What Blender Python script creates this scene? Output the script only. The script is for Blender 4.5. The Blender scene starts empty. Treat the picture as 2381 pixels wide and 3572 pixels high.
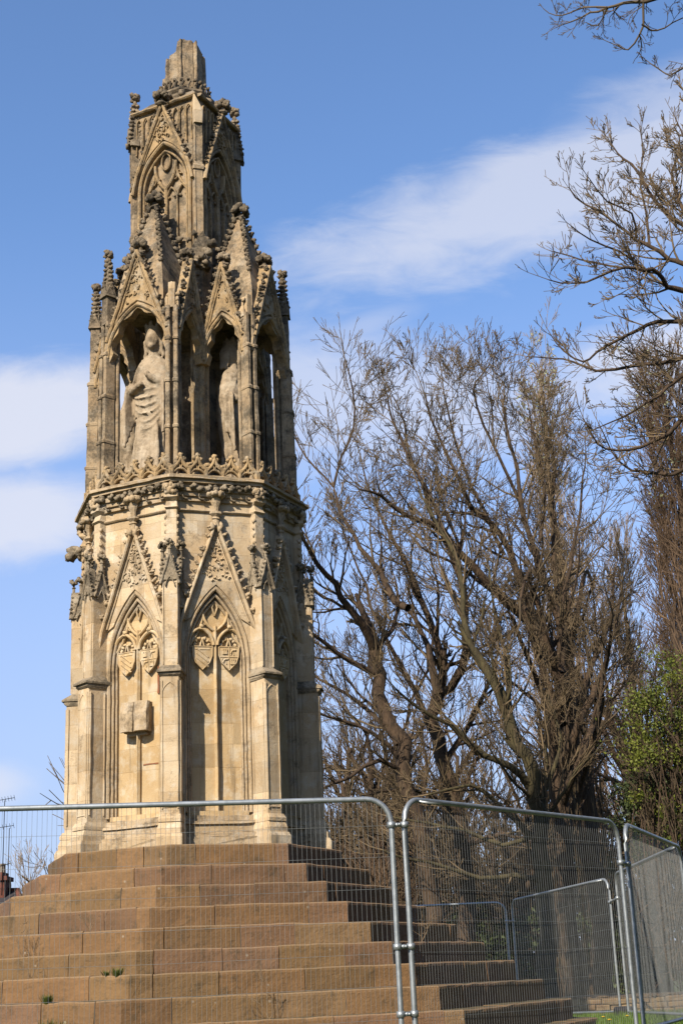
import bpy, bmesh, math, random
import numpy as np
from mathutils import Vector, Matrix, noise
R = math.radians
rng = random.Random(7)
scn = bpy.context.scene
COL = scn.collection

# ------------------------------------------------------------------ camera
CAM = np.array([2.0226, -18.3563, 0.712])
PITCH, ROLL = R(17.918), R(-2.4856)
FPX = 5000.2 * 1568 / 2381                      # focal length in 1568-px-wide units
_r = np.array([1, 0, 0.]); _f = np.array([0, math.cos(PITCH), math.sin(PITCH)]); _u = np.cross(_r, _f)
RT = math.cos(ROLL) * _r + math.sin(ROLL) * _u
UP = -math.sin(ROLL) * _r + math.cos(ROLL) * _u
cam_d = bpy.data.cameras.new('camera'); cam = bpy.data.objects.new('camera', cam_d); COL.objects.link(cam)
cam_d.sensor_fit = 'HORIZONTAL'; cam_d.sensor_width = 36; cam_d.lens = 36 * 5000.2 / 2381
cam_d.clip_start = 0.1; cam_d.clip_end = 3000
cam.matrix_world = Matrix(((RT[0], UP[0], -_f[0], CAM[0]), (RT[1], UP[1], -_f[1], CAM[1]), (RT[2], UP[2], -_f[2], CAM[2]), (0, 0, 0, 1)))
scn.camera = cam

def at(x, y, dist):
    """survey helper: where a sight line meets a given horizontal distance"""
    d = _f * FPX + RT * (x - 784) - UP * (y - 1176.15)
    return Vector(CAM + d * dist / math.hypot(d[0], d[1]))

# ------------------------------------------------------------------ light
SUN_AZ, SUN_EL = R(-118.5), R(36)
SKY = 0.10
KA = 0.46      # photograph is exposed for the shaded side: surfaces keep real-world albedos and the exposure is raised
scn.view_settings.view_transform = 'Standard'; scn.view_settings.look = 'None'
scn.view_settings.exposure = 1.0; scn.view_settings.gamma = 1.0
sd = bpy.data.lights.new('sun', 'SUN'); sd.energy = 5.0; sd.angle = R(0.5); sd.color = (1.0, 0.90, 0.76)
sun = bpy.data.objects.new('sun', sd); COL.objects.link(sun)
sv = Vector((math.cos(SUN_AZ) * math.cos(SUN_EL), math.sin(SUN_AZ) * math.cos(SUN_EL), math.sin(SUN_EL)))
sun.rotation_euler = sv.to_track_quat('Z', 'Y').to_euler(); sun.location = sv * 60

def N(nt, typ, ins=None, **kw):
    n = nt.nodes.new(typ)
    for k, v in kw.items(): setattr(n, k, v)
    for k, v in (ins or {}).items():
        if isinstance(v, bpy.types.NodeSocket): nt.links.new(v, n.inputs[k])
        else: n.inputs[k].default_value = v
    return n
def Mth(nt, op, a, b=None, c=None, clamp=False):
    n = nt.nodes.new('ShaderNodeMath'); n.operation = op; n.use_clamp = clamp
    for i, v in enumerate((a, b, c)):
        if v is None: continue
        if isinstance(v, bpy.types.NodeSocket): nt.links.new(v, n.inputs[i])
        else: n.inputs[i].default_value = v
    return n.outputs[0]
def Mix(nt, fac, a, b, mode='MIX'):
    n = nt.nodes.new('ShaderNodeMix'); n.data_type = 'RGBA'; n.blend_type = mode
    for i, v in ((0, fac), (6, a), (7, b)):
        if isinstance(v, bpy.types.NodeSocket): nt.links.new(v, n.inputs[i])
        elif i == 0: n.inputs[0].default_value = v
        else: n.inputs[i].default_value = (*v, 1)
    return n.outputs[2]
def Smooth(nt, v, a, b):
    n = nt.nodes.new('ShaderNodeMapRange'); n.interpolation_type = 'SMOOTHSTEP'; n.clamp = True
    nt.links.new(v, n.inputs[0]); n.inputs[1].default_value = a; n.inputs[2].default_value = b
    return n.outputs[0]

world = bpy.data.worlds.new('World'); scn.world = world; world.use_nodes = True
wn = world.node_tree; wn.nodes.clear()
sky = N(wn, 'ShaderNodeTexSky', sky_type='NISHITA', sun_disc=False, sun_elevation=SUN_EL,
        sun_rotation=math.atan2(sv.x, sv.y), air_density=1.0, dust_density=0.6, ozone_density=2.5, altitude=100)
tc = N(wn, 'ShaderNodeTexCoord')
sep = N(wn, 'ShaderNodeSeparateXYZ', {0: tc.outputs['Generated']})
U = Mth(wn, 'DIVIDE', sep.outputs[0], sep.outputs[1]); V = Mth(wn, 'DIVIDE', sep.outputs[2], sep.outputs[1])
front = Mth(wn, 'GREATER_THAN', sep.outputs[1], 0.02)
cmb = N(wn, 'ShaderNodeCombineXYZ', {0: U, 1: V, 2: 0.0})
mp = N(wn, 'ShaderNodeMapping', {0: cmb.outputs[0]}); mp.inputs['Rotation'].default_value = (0, 0, R(-20)); mp.inputs['Scale'].default_value = (3.0, 7.0, 1)
nz = N(wn, 'ShaderNodeTexNoise', {'Vector': mp.outputs[0], 'Scale': 2.2, 'Detail': 5, 'Roughness': 0.5})
nzb = N(wn, 'ShaderNodeTexNoise', {'Vector': mp.outputs[0], 'Scale': 5.5, 'Detail': 9, 'Roughness': 0.62, 'Distortion': .6})
nv = Mth(wn, 'SUBTRACT', nz.outputs[0], 0.5); nv2 = Mth(wn, 'SUBTRACT', nzb.outputs[0], 0.5)
nsum = Mth(wn, 'ADD', nv, Mth(wn, 'MULTIPLY', nv2, 0.75))
def cloud(cx, cy, ax, ay, rot, soft, dens, warp):
    du = Mth(wn, 'SUBTRACT', U, cx); dv = Mth(wn, 'SUBTRACT', V, cy)
    c, s = math.cos(R(rot)), math.sin(R(rot))
    p = Mth(wn, 'DIVIDE', Mth(wn, 'ADD', Mth(wn, 'MULTIPLY', du, c), Mth(wn, 'MULTIPLY', dv, s)), ax)
    q = Mth(wn, 'DIVIDE', Mth(wn, 'SUBTRACT', Mth(wn, 'MULTIPLY', dv, c), Mth(wn, 'MULTIPLY', du, s)), ay)
    d = Mth(wn, 'ADD', Mth(wn, 'MULTIPLY', p, p), Mth(wn, 'MULTIPLY', q, q))
    d = Mth(wn, 'ADD', Mth(wn, 'SQRT', d), Mth(wn, 'MULTIPLY', nsum, warp))
    return Mth(wn, 'MULTIPLY', Smooth(wn, d, 1.0 + soft, 1.0 - soft), dens)
CL = [cloud(0.235, 0.595, 0.27, 0.048, 17, 0.42, 0.62, 1.1), cloud(0.30, 0.62, 0.14, 0.062, 24, 0.5, 0.5, 1.0),
      cloud(-0.28, 0.405, 0.14, 0.042, 8, 0.40, 0.80, 1.0), cloud(-0.29, 0.325, 0.14, 0.035, 6, 0.45, 0.75, 1.0),
      cloud(0.03, 0.41, 0.13, 0.05, -10, 0.6, 0.55, 1.3), cloud(0.27, 0.43, 0.09, 0.035, 4, 0.5, 0.7, 1.2),
      cloud(-0.262, 0.136, 0.035, 0.014, 0, 0.6, 0.6, 0.8), cloud(0.02, 0.47, 0.04, 0.010, 20, 0.8, 0.3, 1.5)]
acc = None
for c in CL: acc = c if acc is None else Mth(wn, 'MAXIMUM', acc, c)
hd = Mth(wn, 'SQRT', Mth(wn, 'ADD', Mth(wn, 'MULTIPLY', sep.outputs[0], sep.outputs[0]), Mth(wn, 'MULTIPLY', sep.outputs[1], sep.outputs[1])))
hz = Smooth(wn, Mth(wn, 'DIVIDE', sep.outputs[2], hd), 0.60, 0.0)                       # pale air low in the sky
acc = Mth(wn, 'MULTIPLY', acc, front)
skyc = Mix(wn, 1.0, sky.outputs[0], (0.86, 0.98, 1.13), 'MULTIPLY')
skyc = Mix(wn, Mth(wn, 'MULTIPLY', hz, 0.80), skyc, (2.25, 2.55, 3.85))
skyc = Mix(wn, acc, skyc, (4.15, 4.2, 4.6))
bg = N(wn, 'ShaderNodeBackground', {0: skyc, 1: SKY})
wo = N(wn, 'ShaderNodeOutputWorld', {0: bg.outputs[0]})

# ------------------------------------------------------------------ materials
def newmat(name):
    m = bpy.data.materials.new(name); m.use_nodes = True; nt = m.node_tree; nt.nodes.clear()
    b = nt.nodes.new('ShaderNodeBsdfPrincipled'); o = nt.nodes.new('ShaderNodeOutputMaterial')
    nt.links.new(b.outputs[0], o.inputs[0]); b.inputs['Specular IOR Level'].default_value = 0.25
    return m, nt, b
def noise_t(nt, vec, scale, det=5, rough=0.6):
    return N(nt, 'ShaderNodeTexNoise', {'Vector': vec, 'Scale': scale, 'Detail': det, 'Roughness': rough}).outputs[0]
def stone(name, c1, c2, c3, grime, g_amt, joints=False, bump=0.5, lichen=0.35, courses=0.26):
    """weathered limestone: patches of three colours, lichen specks, dark algae, pitted surface"""
    c1, c2, c3, grime = (tuple(q * KA for q in c) for c in (c1, c2, c3, grime))
    m, nt, b = newmat(name); pos = N(nt, 'ShaderNodeNewGeometry').outputs['Position']
    n1 = noise_t(nt, pos, 1.7, 4); n2 = noise_t(nt, pos, 5.5, 6, .65); n3 = noise_t(nt, pos, 28, 6, .7); n4 = noise_t(nt, pos, 75, 5, .7)
    col = Mix(nt, Smooth(nt, n1, .38, .62), c1, c2)
    col = Mix(nt, Mth(nt, 'MULTIPLY', Smooth(nt, n2, .48, .68), .85), col, c3)
    ms = N(nt, 'ShaderNodeMapping', {0: pos}); ms.inputs['Scale'].default_value = (7, 7, .55)
    st = noise_t(nt, ms.outputs[0], 1.0, 6, .65)
    col = Mix(nt, Mth(nt, 'MULTIPLY', Smooth(nt, st, .54, .70), .62), col, tuple(q * 1.5 for q in grime))
    col = Mix(nt, Mth(nt, 'MULTIPLY', Smooth(nt, noise_t(nt, pos, 2.6, 6, .7), .56, .66), .45), col, tuple(min(1, q * 1.25) for q in c3))
    height = Mth(nt, 'ADD', Mth(nt, 'MULTIPLY', n3, .6), Mth(nt, 'MULTIPLY', n4, .4))
    height = Mth(nt, 'ADD', height, Mth(nt, 'MULTIPLY', n2, .5))
    if joints:
        sp = N(nt, 'ShaderNodeSeparateXYZ', {0: pos})
        an = Mth(nt, 'MULTIPLY', Mth(nt, 'ARCTAN2', sp.outputs[1], sp.outputs[0]), 1.35)
        zz = Mth(nt, 'ADD', sp.outputs[2], Mth(nt, 'MULTIPLY', Mth(nt, 'SINE', Mth(nt, 'MULTIPLY', sp.outputs[2], 7.3)), .05))
        an = Mth(nt, 'ADD', an, Mth(nt, 'MULTIPLY', n2, .02))
        cv = N(nt, 'ShaderNodeCombineXYZ', {0: an, 1: zz, 2: 0.0})
        br = N(nt, 'ShaderNodeTexBrick', {'Vector': cv.outputs[0], 'Scale': 1.0, 'Mortar Size': .003, 'Mortar Smooth': .3, 'Bias': 0.0,
               'Brick Width': .47, 'Row Height': courses, 'Color1': (.70, .68, .64, 1), 'Color2': (1.15, 1.12, 1.06, 1), 'Mortar': (.72, .66, .56, 1)})
        col = Mix(nt, .75, col, br.outputs[0], 'MULTIPLY')
        height = Mth(nt, 'SUBTRACT', height, Mth(nt, 'MULTIPLY', br.outputs['Fac'], .8))
    # lichen specks (pale) and algae (dark)
    vor = N(nt, 'ShaderNodeTexVoronoi', {'Vector': pos, 'Scale': 26.0}); vd = vor.outputs['Distance']
    spk = Mth(nt, 'MULTIPLY', Smooth(nt, vd, .30, .16), Smooth(nt, noise_t(nt, pos, 3.1, 3), .48, .62))
    col = Mix(nt, Mth(nt, 'MULTIPLY', spk, lichen), col, (.30, .28, .23))
    gm = Smooth(nt, Mth(nt, 'ADD', Mth(nt, 'MULTIPLY', noise_t(nt, pos, 3.7, 7, .72), .7), Mth(nt, 'MULTIPLY', n3, .3)), .60 - .22 * g_amt, .70 - .12 * g_amt)
    col = Mix(nt, Mth(nt, 'MULTIPLY', gm, min(1, .45 + g_amt * .6)), col, grime)
    col = Mix(nt, .55, col, Mix(nt, n4, (.55, .55, .55), (1.45, 1.45, 1.45)), 'MULTIPLY')
    bp = N(nt, 'ShaderNodeBump', {'Strength': bump, 'Distance': .02, 'Height': height})
    nt.links.new(col, b.inputs['Base Color']); nt.links.new(bp.outputs[0], b.inputs['Normal']); b.inputs['Roughness'].default_value = .93
    return m
CREAM = (.80, .635, .425); OCHRE = (.66, .46, .235); PALE = (.82, .71, .55); GRIME = (.19, .14, .085)
M_WALL = stone('pale_limestone', CREAM, (.70, .51, .30), PALE, GRIME, .32, joints=True, bump=.45)
M_PANEL = stone('panel_limestone', (.76, .57, .33), OCHRE, (.80, .68, .50), GRIME, .15, joints=True, bump=.4, courses=.31)
M_TRIM = stone('moulded_limestone', (.70, .53, .33), (.58, .42, .24), (.66, .55, .41), GRIME, .5, bump=.7, lichen=.7)
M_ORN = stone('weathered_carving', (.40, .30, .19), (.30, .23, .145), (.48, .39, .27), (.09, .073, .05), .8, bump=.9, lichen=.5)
M_UP = stone('upper_limestone', (.58, .43, .26), (.46, .32, .18), (.50, .41, .29), (.13, .105, .07), .8, bump=.7, lichen=.5)
M_OCH = stone('ochre_limestone', (.64, .44, .22), (.50, .34, .17), (.56, .46, .32), (.14, .11, .07), .68, bump=.7)
M_MID = stone('weathered_trim', (.50, .40, .27), (.40, .31, .20), (.56, .47, .34), (.11, .09, .06), .75, bump=.9, lichen=.5)
M_STAT = stone('grey_carved_stone', (.58, .45, .30), (.48, .36, .23), (.66, .55, .40), (.22, .165, .10), .55, bump=.6, lichen=.6)
M_REDB = stone('repair_brick', (.36, .13, .06), (.42, .18, .08), (.30, .14, .08), GRIME, .1)
def step_mat():
    m, nt, b = newmat('brown_ironstone'); pos = N(nt, 'ShaderNodeNewGeometry').outputs['Position']
    ac = N(nt, 'ShaderNodeAttribute', attribute_name='block')
    n1 = noise_t(nt, pos, 2.3, 5); n2 = noise_t(nt, pos, 6, 8, .75); n3 = noise_t(nt, pos, 42, 6, .8)
    mp = N(nt, 'ShaderNodeMapping', {0: pos}); mp.inputs['Scale'].default_value = (2, 2, 30)
    n5 = noise_t(nt, mp.outputs[0], 1.5, 5, .6)
    col = Mix(nt, .8, ac.outputs['Color'], Mix(nt, n1, (.60, .60, .62), (1.4, 1.36, 1.3)), 'MULTIPLY')
    col = Mix(nt, .55, col, Mix(nt, n5, (.66, .68, .7), (1.34, 1.3, 1.25)), 'MULTIPLY')
    col = Mix(nt, Mth(nt, 'MULTIPLY', Smooth(nt, n2, .50, .70), .75), col, (.052, .038, .02))
    vor = N(nt, 'ShaderNodeTexVoronoi', {'Vector': pos, 'Scale': 5.0}); spk = Smooth(nt, vor.outputs['Distance'], .085, .05)
    col = Mix(nt, Mth(nt, 'MULTIPLY', spk, .6), col, (.26, .22, .165))
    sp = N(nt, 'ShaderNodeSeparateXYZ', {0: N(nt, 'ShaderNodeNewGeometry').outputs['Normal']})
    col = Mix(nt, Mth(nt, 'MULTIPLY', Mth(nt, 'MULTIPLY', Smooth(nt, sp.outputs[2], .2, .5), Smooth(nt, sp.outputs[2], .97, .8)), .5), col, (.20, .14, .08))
    col = Mix(nt, Mth(nt, 'MULTIPLY', Smooth(nt, sp.outputs[2], .9, .98), .8), col, (.045, .042, .02))  # treads coloured near-black to cut bounce light on the risers above
    col = Mix(nt, .6, col, Mix(nt, n3, (.55, .55, .55), (1.45, 1.45, 1.45)), 'MULTIPLY')
    hgt = Mth(nt, 'ADD', Mth(nt, 'MULTIPLY', n2, .9), Mth(nt, 'MULTIPLY', n3, .5))
    bp = N(nt, 'ShaderNodeBump', {'Strength': 1.0, 'Distance': .022, 'Height': hgt})
    nt.links.new(col, b.inputs['Base Color']); nt.links.new(bp.outputs[0], b.inputs['Normal']); b.inputs['Roughness'].default_value = .95
    return m
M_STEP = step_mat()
def simple(name, c1, c2, scale=4, rough=.9, bump=.3, metal=0, attr=None, dist=.01, sc=(1, 1, 1)):
    c1, c2 = (tuple(q * KA for q in c) for c in (c1, c2))
    m, nt, b = newmat(name); pos = N(nt, 'ShaderNodeNewGeometry').outputs['Position']
    mp = N(nt, 'ShaderNodeMapping', {0: pos}); mp.inputs['Scale'].default_value = sc
    n = noise_t(nt, mp.outputs[0], scale, 6, .65)
    col = Mix(nt, Smooth(nt, n, .35, .65), c1, c2)
    bp = N(nt, 'ShaderNodeBump', {'Strength': bump, 'Distance': dist, 'Height': n})
    nt.links.new(col, b.inputs['Base Color']); nt.links.new(bp.outputs[0], b.inputs['Normal'])
    b.inputs['Roughness'].default_value = rough; b.inputs['Metallic'].default_value = metal
    return m
M_BARK = simple('grey_brown_bark', (.135, .085, .048), (.062, .042, .026), 6, bump=1.0, dist=.05, sc=(3, 3, .45))
M_MOSS = simple('mossy_bark', (.115, .092, .038), (.060, .048, .024), 5, bump=1.0, dist=.04, sc=(2.5, 2.5, .6))
M_TWIG = simple('tan_twig', (.26, .185, .10), (.14, .10, .055), 1.2, bump=.2)
M_TWIG2 = simple('dark_twig', (.18, .13, .072), (.10, .072, .042), 1.2, bump=.2)
M_POP = simple('poplar_twig', (.52, .37, .22), (.34, .24, .14), .8, bump=.2)
M_RED = simple('reddish_twig', (.22, .14, .08), (.13, .082, .047), 1.0, bump=.2)
M_GALV = simple('galvanised_steel', (.62, .66, .67), (.46, .50, .51), 14, rough=.45, bump=.08, metal=.7)
M_WIRE = simple('galvanised_wire', (.40, .415, .40), (.28, .295, .285), 9, rough=.5, bump=.05, metal=.25)
M_RUB = simple('rubber_block', (.03, .03, .032), (.05, .05, .05), 20, rough=.8)
M_SOIL = simple('earth', (.20, .13, .07), (.13, .09, .05), 6, bump=.6, dist=.03)
M_RWALL = simple('rubble_stone', (.40, .29, .16), (.27, .17, .09), 5, bump=.8, dist=.02)
M_BRICK = simple('red_brick', (.22, .07, .045), (.12, .05, .035), 7, bump=.5)
M_SLATE = simple('slate_roof', (.075, .065, .065), (.05, .045, .05), 8, bump=.5)
M_TILE = simple('ridge_tile', (.24, .09, .06), (.16, .06, .04), 8)
M_ALU = simple('dark_metal', (.07, .07, .08), (.04, .04, .045), 8, rough=.5, metal=.6)
M_POT = simple('clay_pot', (.36, .30, .24), (.28, .22, .17), 8)
M_WHITE = simple('white_paint', (.75, .74, .72), (.65, .65, .64), 3)
def leafmat(name, c1, c2, scale=1.5, tr=.35):
    m, nt, b = newmat(name); pos = N(nt, 'ShaderNodeNewGeometry').outputs['Position']
    col = Mix(nt, Smooth(nt, noise_t(nt, pos, scale, 5), .38, .62), c1, c2)
    nt.links.new(col, b.inputs['Base Color']); b.inputs['Roughness'].default_value = .6
    t = nt.nodes.new('ShaderNodeBsdfTranslucent'); nt.links.new(col, t.inputs[0])
    mx = nt.nodes.new('ShaderNodeMixShader'); mx.inputs[0].default_value = tr
    nt.links.new(b.outputs[0], mx.inputs[1]); nt.links.new(t.outputs[0], mx.inputs[2])
    out = [n for n in nt.nodes if n.type == 'OUTPUT_MATERIAL'][0]; nt.links.new(mx.outputs[0], out.inputs[0])
    return m
M_LEAF = leafmat('fresh_leaf', (.135, .15, .022), (.062, .08, .013), 2.2)
M_DLEAF = leafmat('dark_leaf', (.045, .06, .016), (.022, .032, .010), 1.2, .15)
M_CATK = leafmat('pale_bud', (.30, .30, .19), (.22, .23, .12), 1.0)
M_GRASS = leafmat('grass_blade', (.11, .17, .025), (.06, .105, .015), 3)
M_YEL = simple('dandelion_yellow', (.75, .52, .02), (.70, .42, .02), 40)
M_STRAW = simple('dead_stalk', (.36, .25, .14), (.24, .15, .08), 10)

# ------------------------------------------------------------------ object helpers
def tag(o, label=None, cat=None, group=None, kind=None):
    if label: o['label'] = label
    if cat: o['category'] = cat
    if group: o['group'] = group
    if kind: o['kind'] = kind
    return o
def empty(name, loc=(0, 0, 0), parent=None):
    o = bpy.data.objects.new(name, None); COL.objects.link(o); o.location = loc; o.empty_display_size = .2
    if parent: o.parent = parent
    return o
def frame(az):
    a = R(az); n = Vector((math.cos(a), math.sin(a), 0)); t = Vector((-n.y, n.x, 0)); z = Vector((0, 0, 1))
    return lambda s, d, h: t * s + n * d + z * h
def vframe(P0, P1, org=None):
    """plane through two plan points: s runs P0->P1 centred, d outward (right of travel)"""
    P0 = Vector(P0); P1 = Vector(P1); m = (P0 + P1) / 2; t = (P1 - P0).normalized(); n = Vector((t.y, -t.x))
    return (lambda s, d, h: Vector((m.x + t.x * s + n.x * d, m.y + t.y * s + n.y * d, h))), (P1 - P0).length
IDT = lambda s, d, h: Vector((s, d, h))
def _blobs():
    out = []
    for k in range(8):
        bm = bmesh.new(); bmesh.ops.create_icosphere(bm, subdivisions=2, radius=1)
        for v in bm.verts:
            q = v.co * 1.7 + Vector((k * 7.3, 0, 0)); v.co *= 1 + .75 * (noise.noise(q)) + .35 * noise.noise(q * 2.5)
        bm.verts.index_update()
        out.append(([v.co.copy() for v in bm.verts], [[v.index for v in f.verts] for f in bm.faces])); bm.free()
    return out
BLOBS = _blobs()
class MB:
    def __init__(self): self.v = []; self.f = []; self.sm = []; self.col = []
    def add(self, vs, fs, smooth=False, col=None):
        b = len(self.v); self.v.extend(vs)
        for f in fs: self.f.append([i + b for i in f]); self.sm.append(smooth); self.col.append(col)
    def loft(self, rings, cap=True, smooth=False, col=None):
        n = len(rings[0]); vs = [p for r in rings for p in r]; fs = []
        for i in range(len(rings) - 1):
            for j in range(n):
                k = (j + 1) % n; fs.append([i * n + j, i * n + k, (i + 1) * n + k, (i + 1) * n + j])
        if cap: fs.append(list(range(n))[::-1]); fs.append([(len(rings) - 1) * n + j for j in range(n)])
        self.add(vs, fs, smooth, col)
    def column(self, poly, prof, T=IDT, step=.12, cs=0, cd=0, cap=True, smooth=False):
        """plan polygon (s,d) lofted through prof [(z, scale)], scaled about (cs,cd)"""
        rings = []
        pr = []
        for i in range(len(prof) - 1):
            (z0, k0), (z1, k1) = prof[i], prof[i + 1]; m = max(1, int(abs(z1 - z0) / step))
            for j in range(m): pr.append((z0 + (z1 - z0) * j / m, k0 + (k1 - k0) * j / m))
        pr.append(prof[-1])
        for z, k in pr: rings.append([T(cs + (s - cs) * k, cd + (d - cd) * k, z) for s, d in poly])
        self.loft(rings, cap, smooth)
    def box(self, s0, s1, d0, d1, z0, z1, T=IDT, ch=.008, step=.15):
        p = [(s0 + ch, d0), (s1 - ch, d0), (s1, d0 + ch), (s1, d1 - ch), (s1 - ch, d1), (s0 + ch, d1), (s0, d1 - ch), (s0, d0 + ch)]
        self.column(p, [(z0, 1), (z1, 1)], T, step)
    def prism(self, poly, d0, d1, T=IDT, step=.15):
        q = []
        for i in range(len(poly)):
            a, b = poly[i], poly[(i + 1) % len(poly)]; L = math.dist(a, b); m = max(1, int(L / step))
            for j in range(m): q.append((a[0] + (b[0] - a[0]) * j / m, a[1] + (b[1] - a[1]) * j / m))
        self.loft([[T(s, d0, z) for s, z in q], [T(s, d1, z) for s, z in q]])
    def sweep(self, path, w, d0, d1, T=IDT, step=.08, ch=.35, taper=None, smooth=False):
        """bar of width w along a path of (s,z), standing from depth d0 to d1 with softened front"""
        q = []
        for i in range(len(path) - 1):
            a, b = path[i], path[i + 1]; L = math.dist(a, b); m = max(1, int(L / step))
            for j in range(m): q.append((a[0] + (b[0] - a[0]) * j / m, a[1] + (b[1] - a[1]) * j / m))
        q.append(path[-1]); rings = []; c = w * ch
        for i, p in enumerate(q):
            a = q[max(0, i - 1)]; b = q[min(len(q) - 1, i + 1)]
            tx, tz = b[0] - a[0], b[1] - a[1]; l = math.hypot(tx, tz) or 1; nx, nz_ = -tz / l, tx / l
            k = 1.0
            if 0 < i < len(q) - 1:
                ux, uz = p[0] - a[0], p[1] - a[1]; lu = math.hypot(ux, uz) or 1
                k = min(1.8, 1 / max(.4, abs((ux * tx + uz * tz) / (lu * l))))
            h = w / 2 * k; ww = taper(i / (len(q) - 1)) if taper else 1
            h *= ww; cc = min(c, h * .8)
            pr = [(-h, d0), (h, d0), (h, d1 - cc), (h - cc, d1), (-h + cc, d1), (-h, d1 - cc)]
            rings.append([T(p[0] + nx * o, d, p[1] + nz_ * o) for o, d in pr])
        self.loft(rings, True, smooth)
    def blob(self, c, r, T=IDT, sc=(1, 1, 1), k=None):
        vs, fs = BLOBS[rng.randrange(8) if k is None else k]
        q = Matrix.Rotation(rng.uniform(0, 6.28), 3, Vector((rng.uniform(-1, 1), rng.uniform(-1, 1), rng.uniform(-1, 1))).normalized())
        o = []
        for v in vs:
            p = q @ v; o.append(T(c[0] + p.x * r * sc[0], c[1] + p.y * r * sc[1], c[2] + p.z * r * sc[2]))
        self.add(o, fs, True)
    def tube(self, pts, r0, r1=None, n=6, T=IDT, smooth=True):
        r1 = r0 if r1 is None else r1; rings = []
        P = [T(*p) for p in pts]
        for i, p in enumerate(P):
            t = (P[min(len(P) - 1, i + 1)] - P[max(0, i - 1)]).normalized()
            a = t.cross(Vector((0, 0, 1)) if abs(t.z) < .9 else Vector((1, 0, 0))).normalized(); b = t.cross(a)
            rr = r0 + (r1 - r0) * i / (len(P) - 1)
            rings.append([p + (a * math.cos(6.2832 * j / n) + b * math.sin(6.2832 * j / n)) * rr for j in range(n)])
        self.loft(rings, True, smooth)
    def build(self, name, mat, parent=None, rough=.006, freq=7., rot=None):
        if rough:
            o = []
            for p in self.v:
                p = Vector(p); d = noise.noise_vector(p * freq) * rough + noise.noise_vector(p * freq * 3.1) * rough * .5; o.append(p + d)
            self.v = o
        me = bpy.data.meshes.new(name); me.from_pydata([tuple(p) for p in self.v], [], self.f)
        me.polygons.foreach_set('use_smooth', self.sm); me.materials.append(mat)
        if any(c is not None for c in self.col):
            at_ = me.color_attributes.new('block', 'FLOAT_COLOR', 'CORNER'); i = 0
            for p, c in zip(me.polygons, self.col):
                for _ in range(p.loop_total): at_.data[i].color = (*c, 1); i += 1
        me.update()
        bm = bmesh.new(); bm.from_mesh(me); bmesh.ops.recalc_face_normals(bm, faces=bm.faces); bm.to_mesh(me); bm.free()
        ob = bpy.data.objects.new(name, me); COL.objects.link(ob)
        if parent: ob.parent = parent
        if rot: ob.rotation_euler.z = R(rot)
        return ob
def rcopy(o, deg, parent=None, label=None):
    """a copy of a part (and its sub-parts) turned about the monument's axis"""
    c = o.copy(); COL.objects.link(c); c.parent = parent or o.parent
    if parent is None: c.rotation_euler.z = o.rotation_euler.z + R(deg)
    for ch in list(o.children):
        d = ch.copy(); COL.objects.link(d); d.parent = c
    return c
def arch(hw, zs, za, n=9):
    """two-centred pointed arch from (-hw,zs) over (0,za) to (hw,zs)"""
    h = za - zs; r = (hw * hw + h * h) / (2 * hw); cx = r - hw; pts = []
    a1 = math.atan2(h, -cx) if cx > 0 else math.pi / 2
    for i in range(n + 1):
        a = math.pi + (a1 - math.pi) * i / n; pts.append((cx + r * math.cos(a), zs + r * math.sin(a)))
    pts[-1] = (0, za)
    return pts + [(-s, z) for s, z in pts[-2::-1]]
def cusped(hw, zs, za, amp=.05, n=24):
    """arch whose inner edge is scalloped into lobes"""
    base = arch(hw, zs, za, n // 2); out = []
    for i, (s, z) in enumerate(base):
        t = i / (len(base) - 1); k = abs(math.sin(t * math.pi * 5)) ; inn = amp * (1 - k)
        cx, cz = 0, zs + (za - zs) * .25; L = math.hypot(s - cx, z - cz) or 1
        out.append((s - (s - cx) / L * inn, z - (z - cz) / L * inn))
    return out
AZ = dict(A=-93.26, B=-48.26, C=-3.26, D=-138.26, E=-183.26); FL, FF, FR = -115.76, -70.76, -25.76

def finial(name, c, size, T=IDT, mat=None, parent=None, neck=True):
    """poppy-head: ring moulding, four curled leaves and a knob"""
    m = MB(); x, y, z = c
    if neck:
        ring = [(x + size * .42 * math.cos(a * .7854), y + size * .42 * math.sin(a * .7854)) for a in range(8)]
        m.column(ring, [(z - size * .35, .7), (z - size * .22, 1.1), (z - size * .12, 1.1), (z, .6), (z + size * .3, .5)], T, 1, x, y)
    for k in range(4):
        a = k * math.pi / 2 + .4
        m.blob((x + size * .5 * math.cos(a), y + size * .5 * math.sin(a), z + size * .52), size * .34, T, (1, 1, .9))
        m.blob((x + size * .66 * math.cos(a), y + size * .66 * math.sin(a), z + size * .32), size * .2, T)
        m.blob((x + size * .28 * math.cos(a + .8), y + size * .28 * math.sin(a + .8), z + size * .85), size * .24, T)
    m.blob((x, y, z + size * .95), size * .3, T)
    return m.build(name, mat or M_ORN, parent, .006, 18)
def crockets(m, path, T, d, sp=.12, r=.035, side=1, skip=.0):
    for i in range(len(path) - 1):
        a, b = path[i], path[i + 1]; L = math.dist(a, b); n = max(1, int(L / (sp * 1.15))); tx, tz = (b[0] - a[0]) / L, (b[1] - a[1]) / L
        up = 1 if tz > 0 else -1
        for j in range(n):
            if rng.random() < skip + .05: continue
            u = (j + .5 + rng.uniform(-.12, .12)) / n * L; o = side * r * .5; rr = r * rng.uniform(.75, 1.3)
            x, z = a[0] + tx * u - tz * o, a[1] + tz * u + tx * o
            for q in range(3):     # leaf curling away from the moulding and up
                f = q / 2; m.blob((x - tz * r * 1.1 * f, d + rng.uniform(-.3, .3) * r, z + tx * r * 1.1 * f + r * .55 * f), rr * (.95 - .32 * f), T, (1, rng.uniform(.8, 1.4), .8))
            if rng.random() < .5: m.blob((x + tx * r, d + r * .5, z + tz * r), rr * .5, T)

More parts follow.
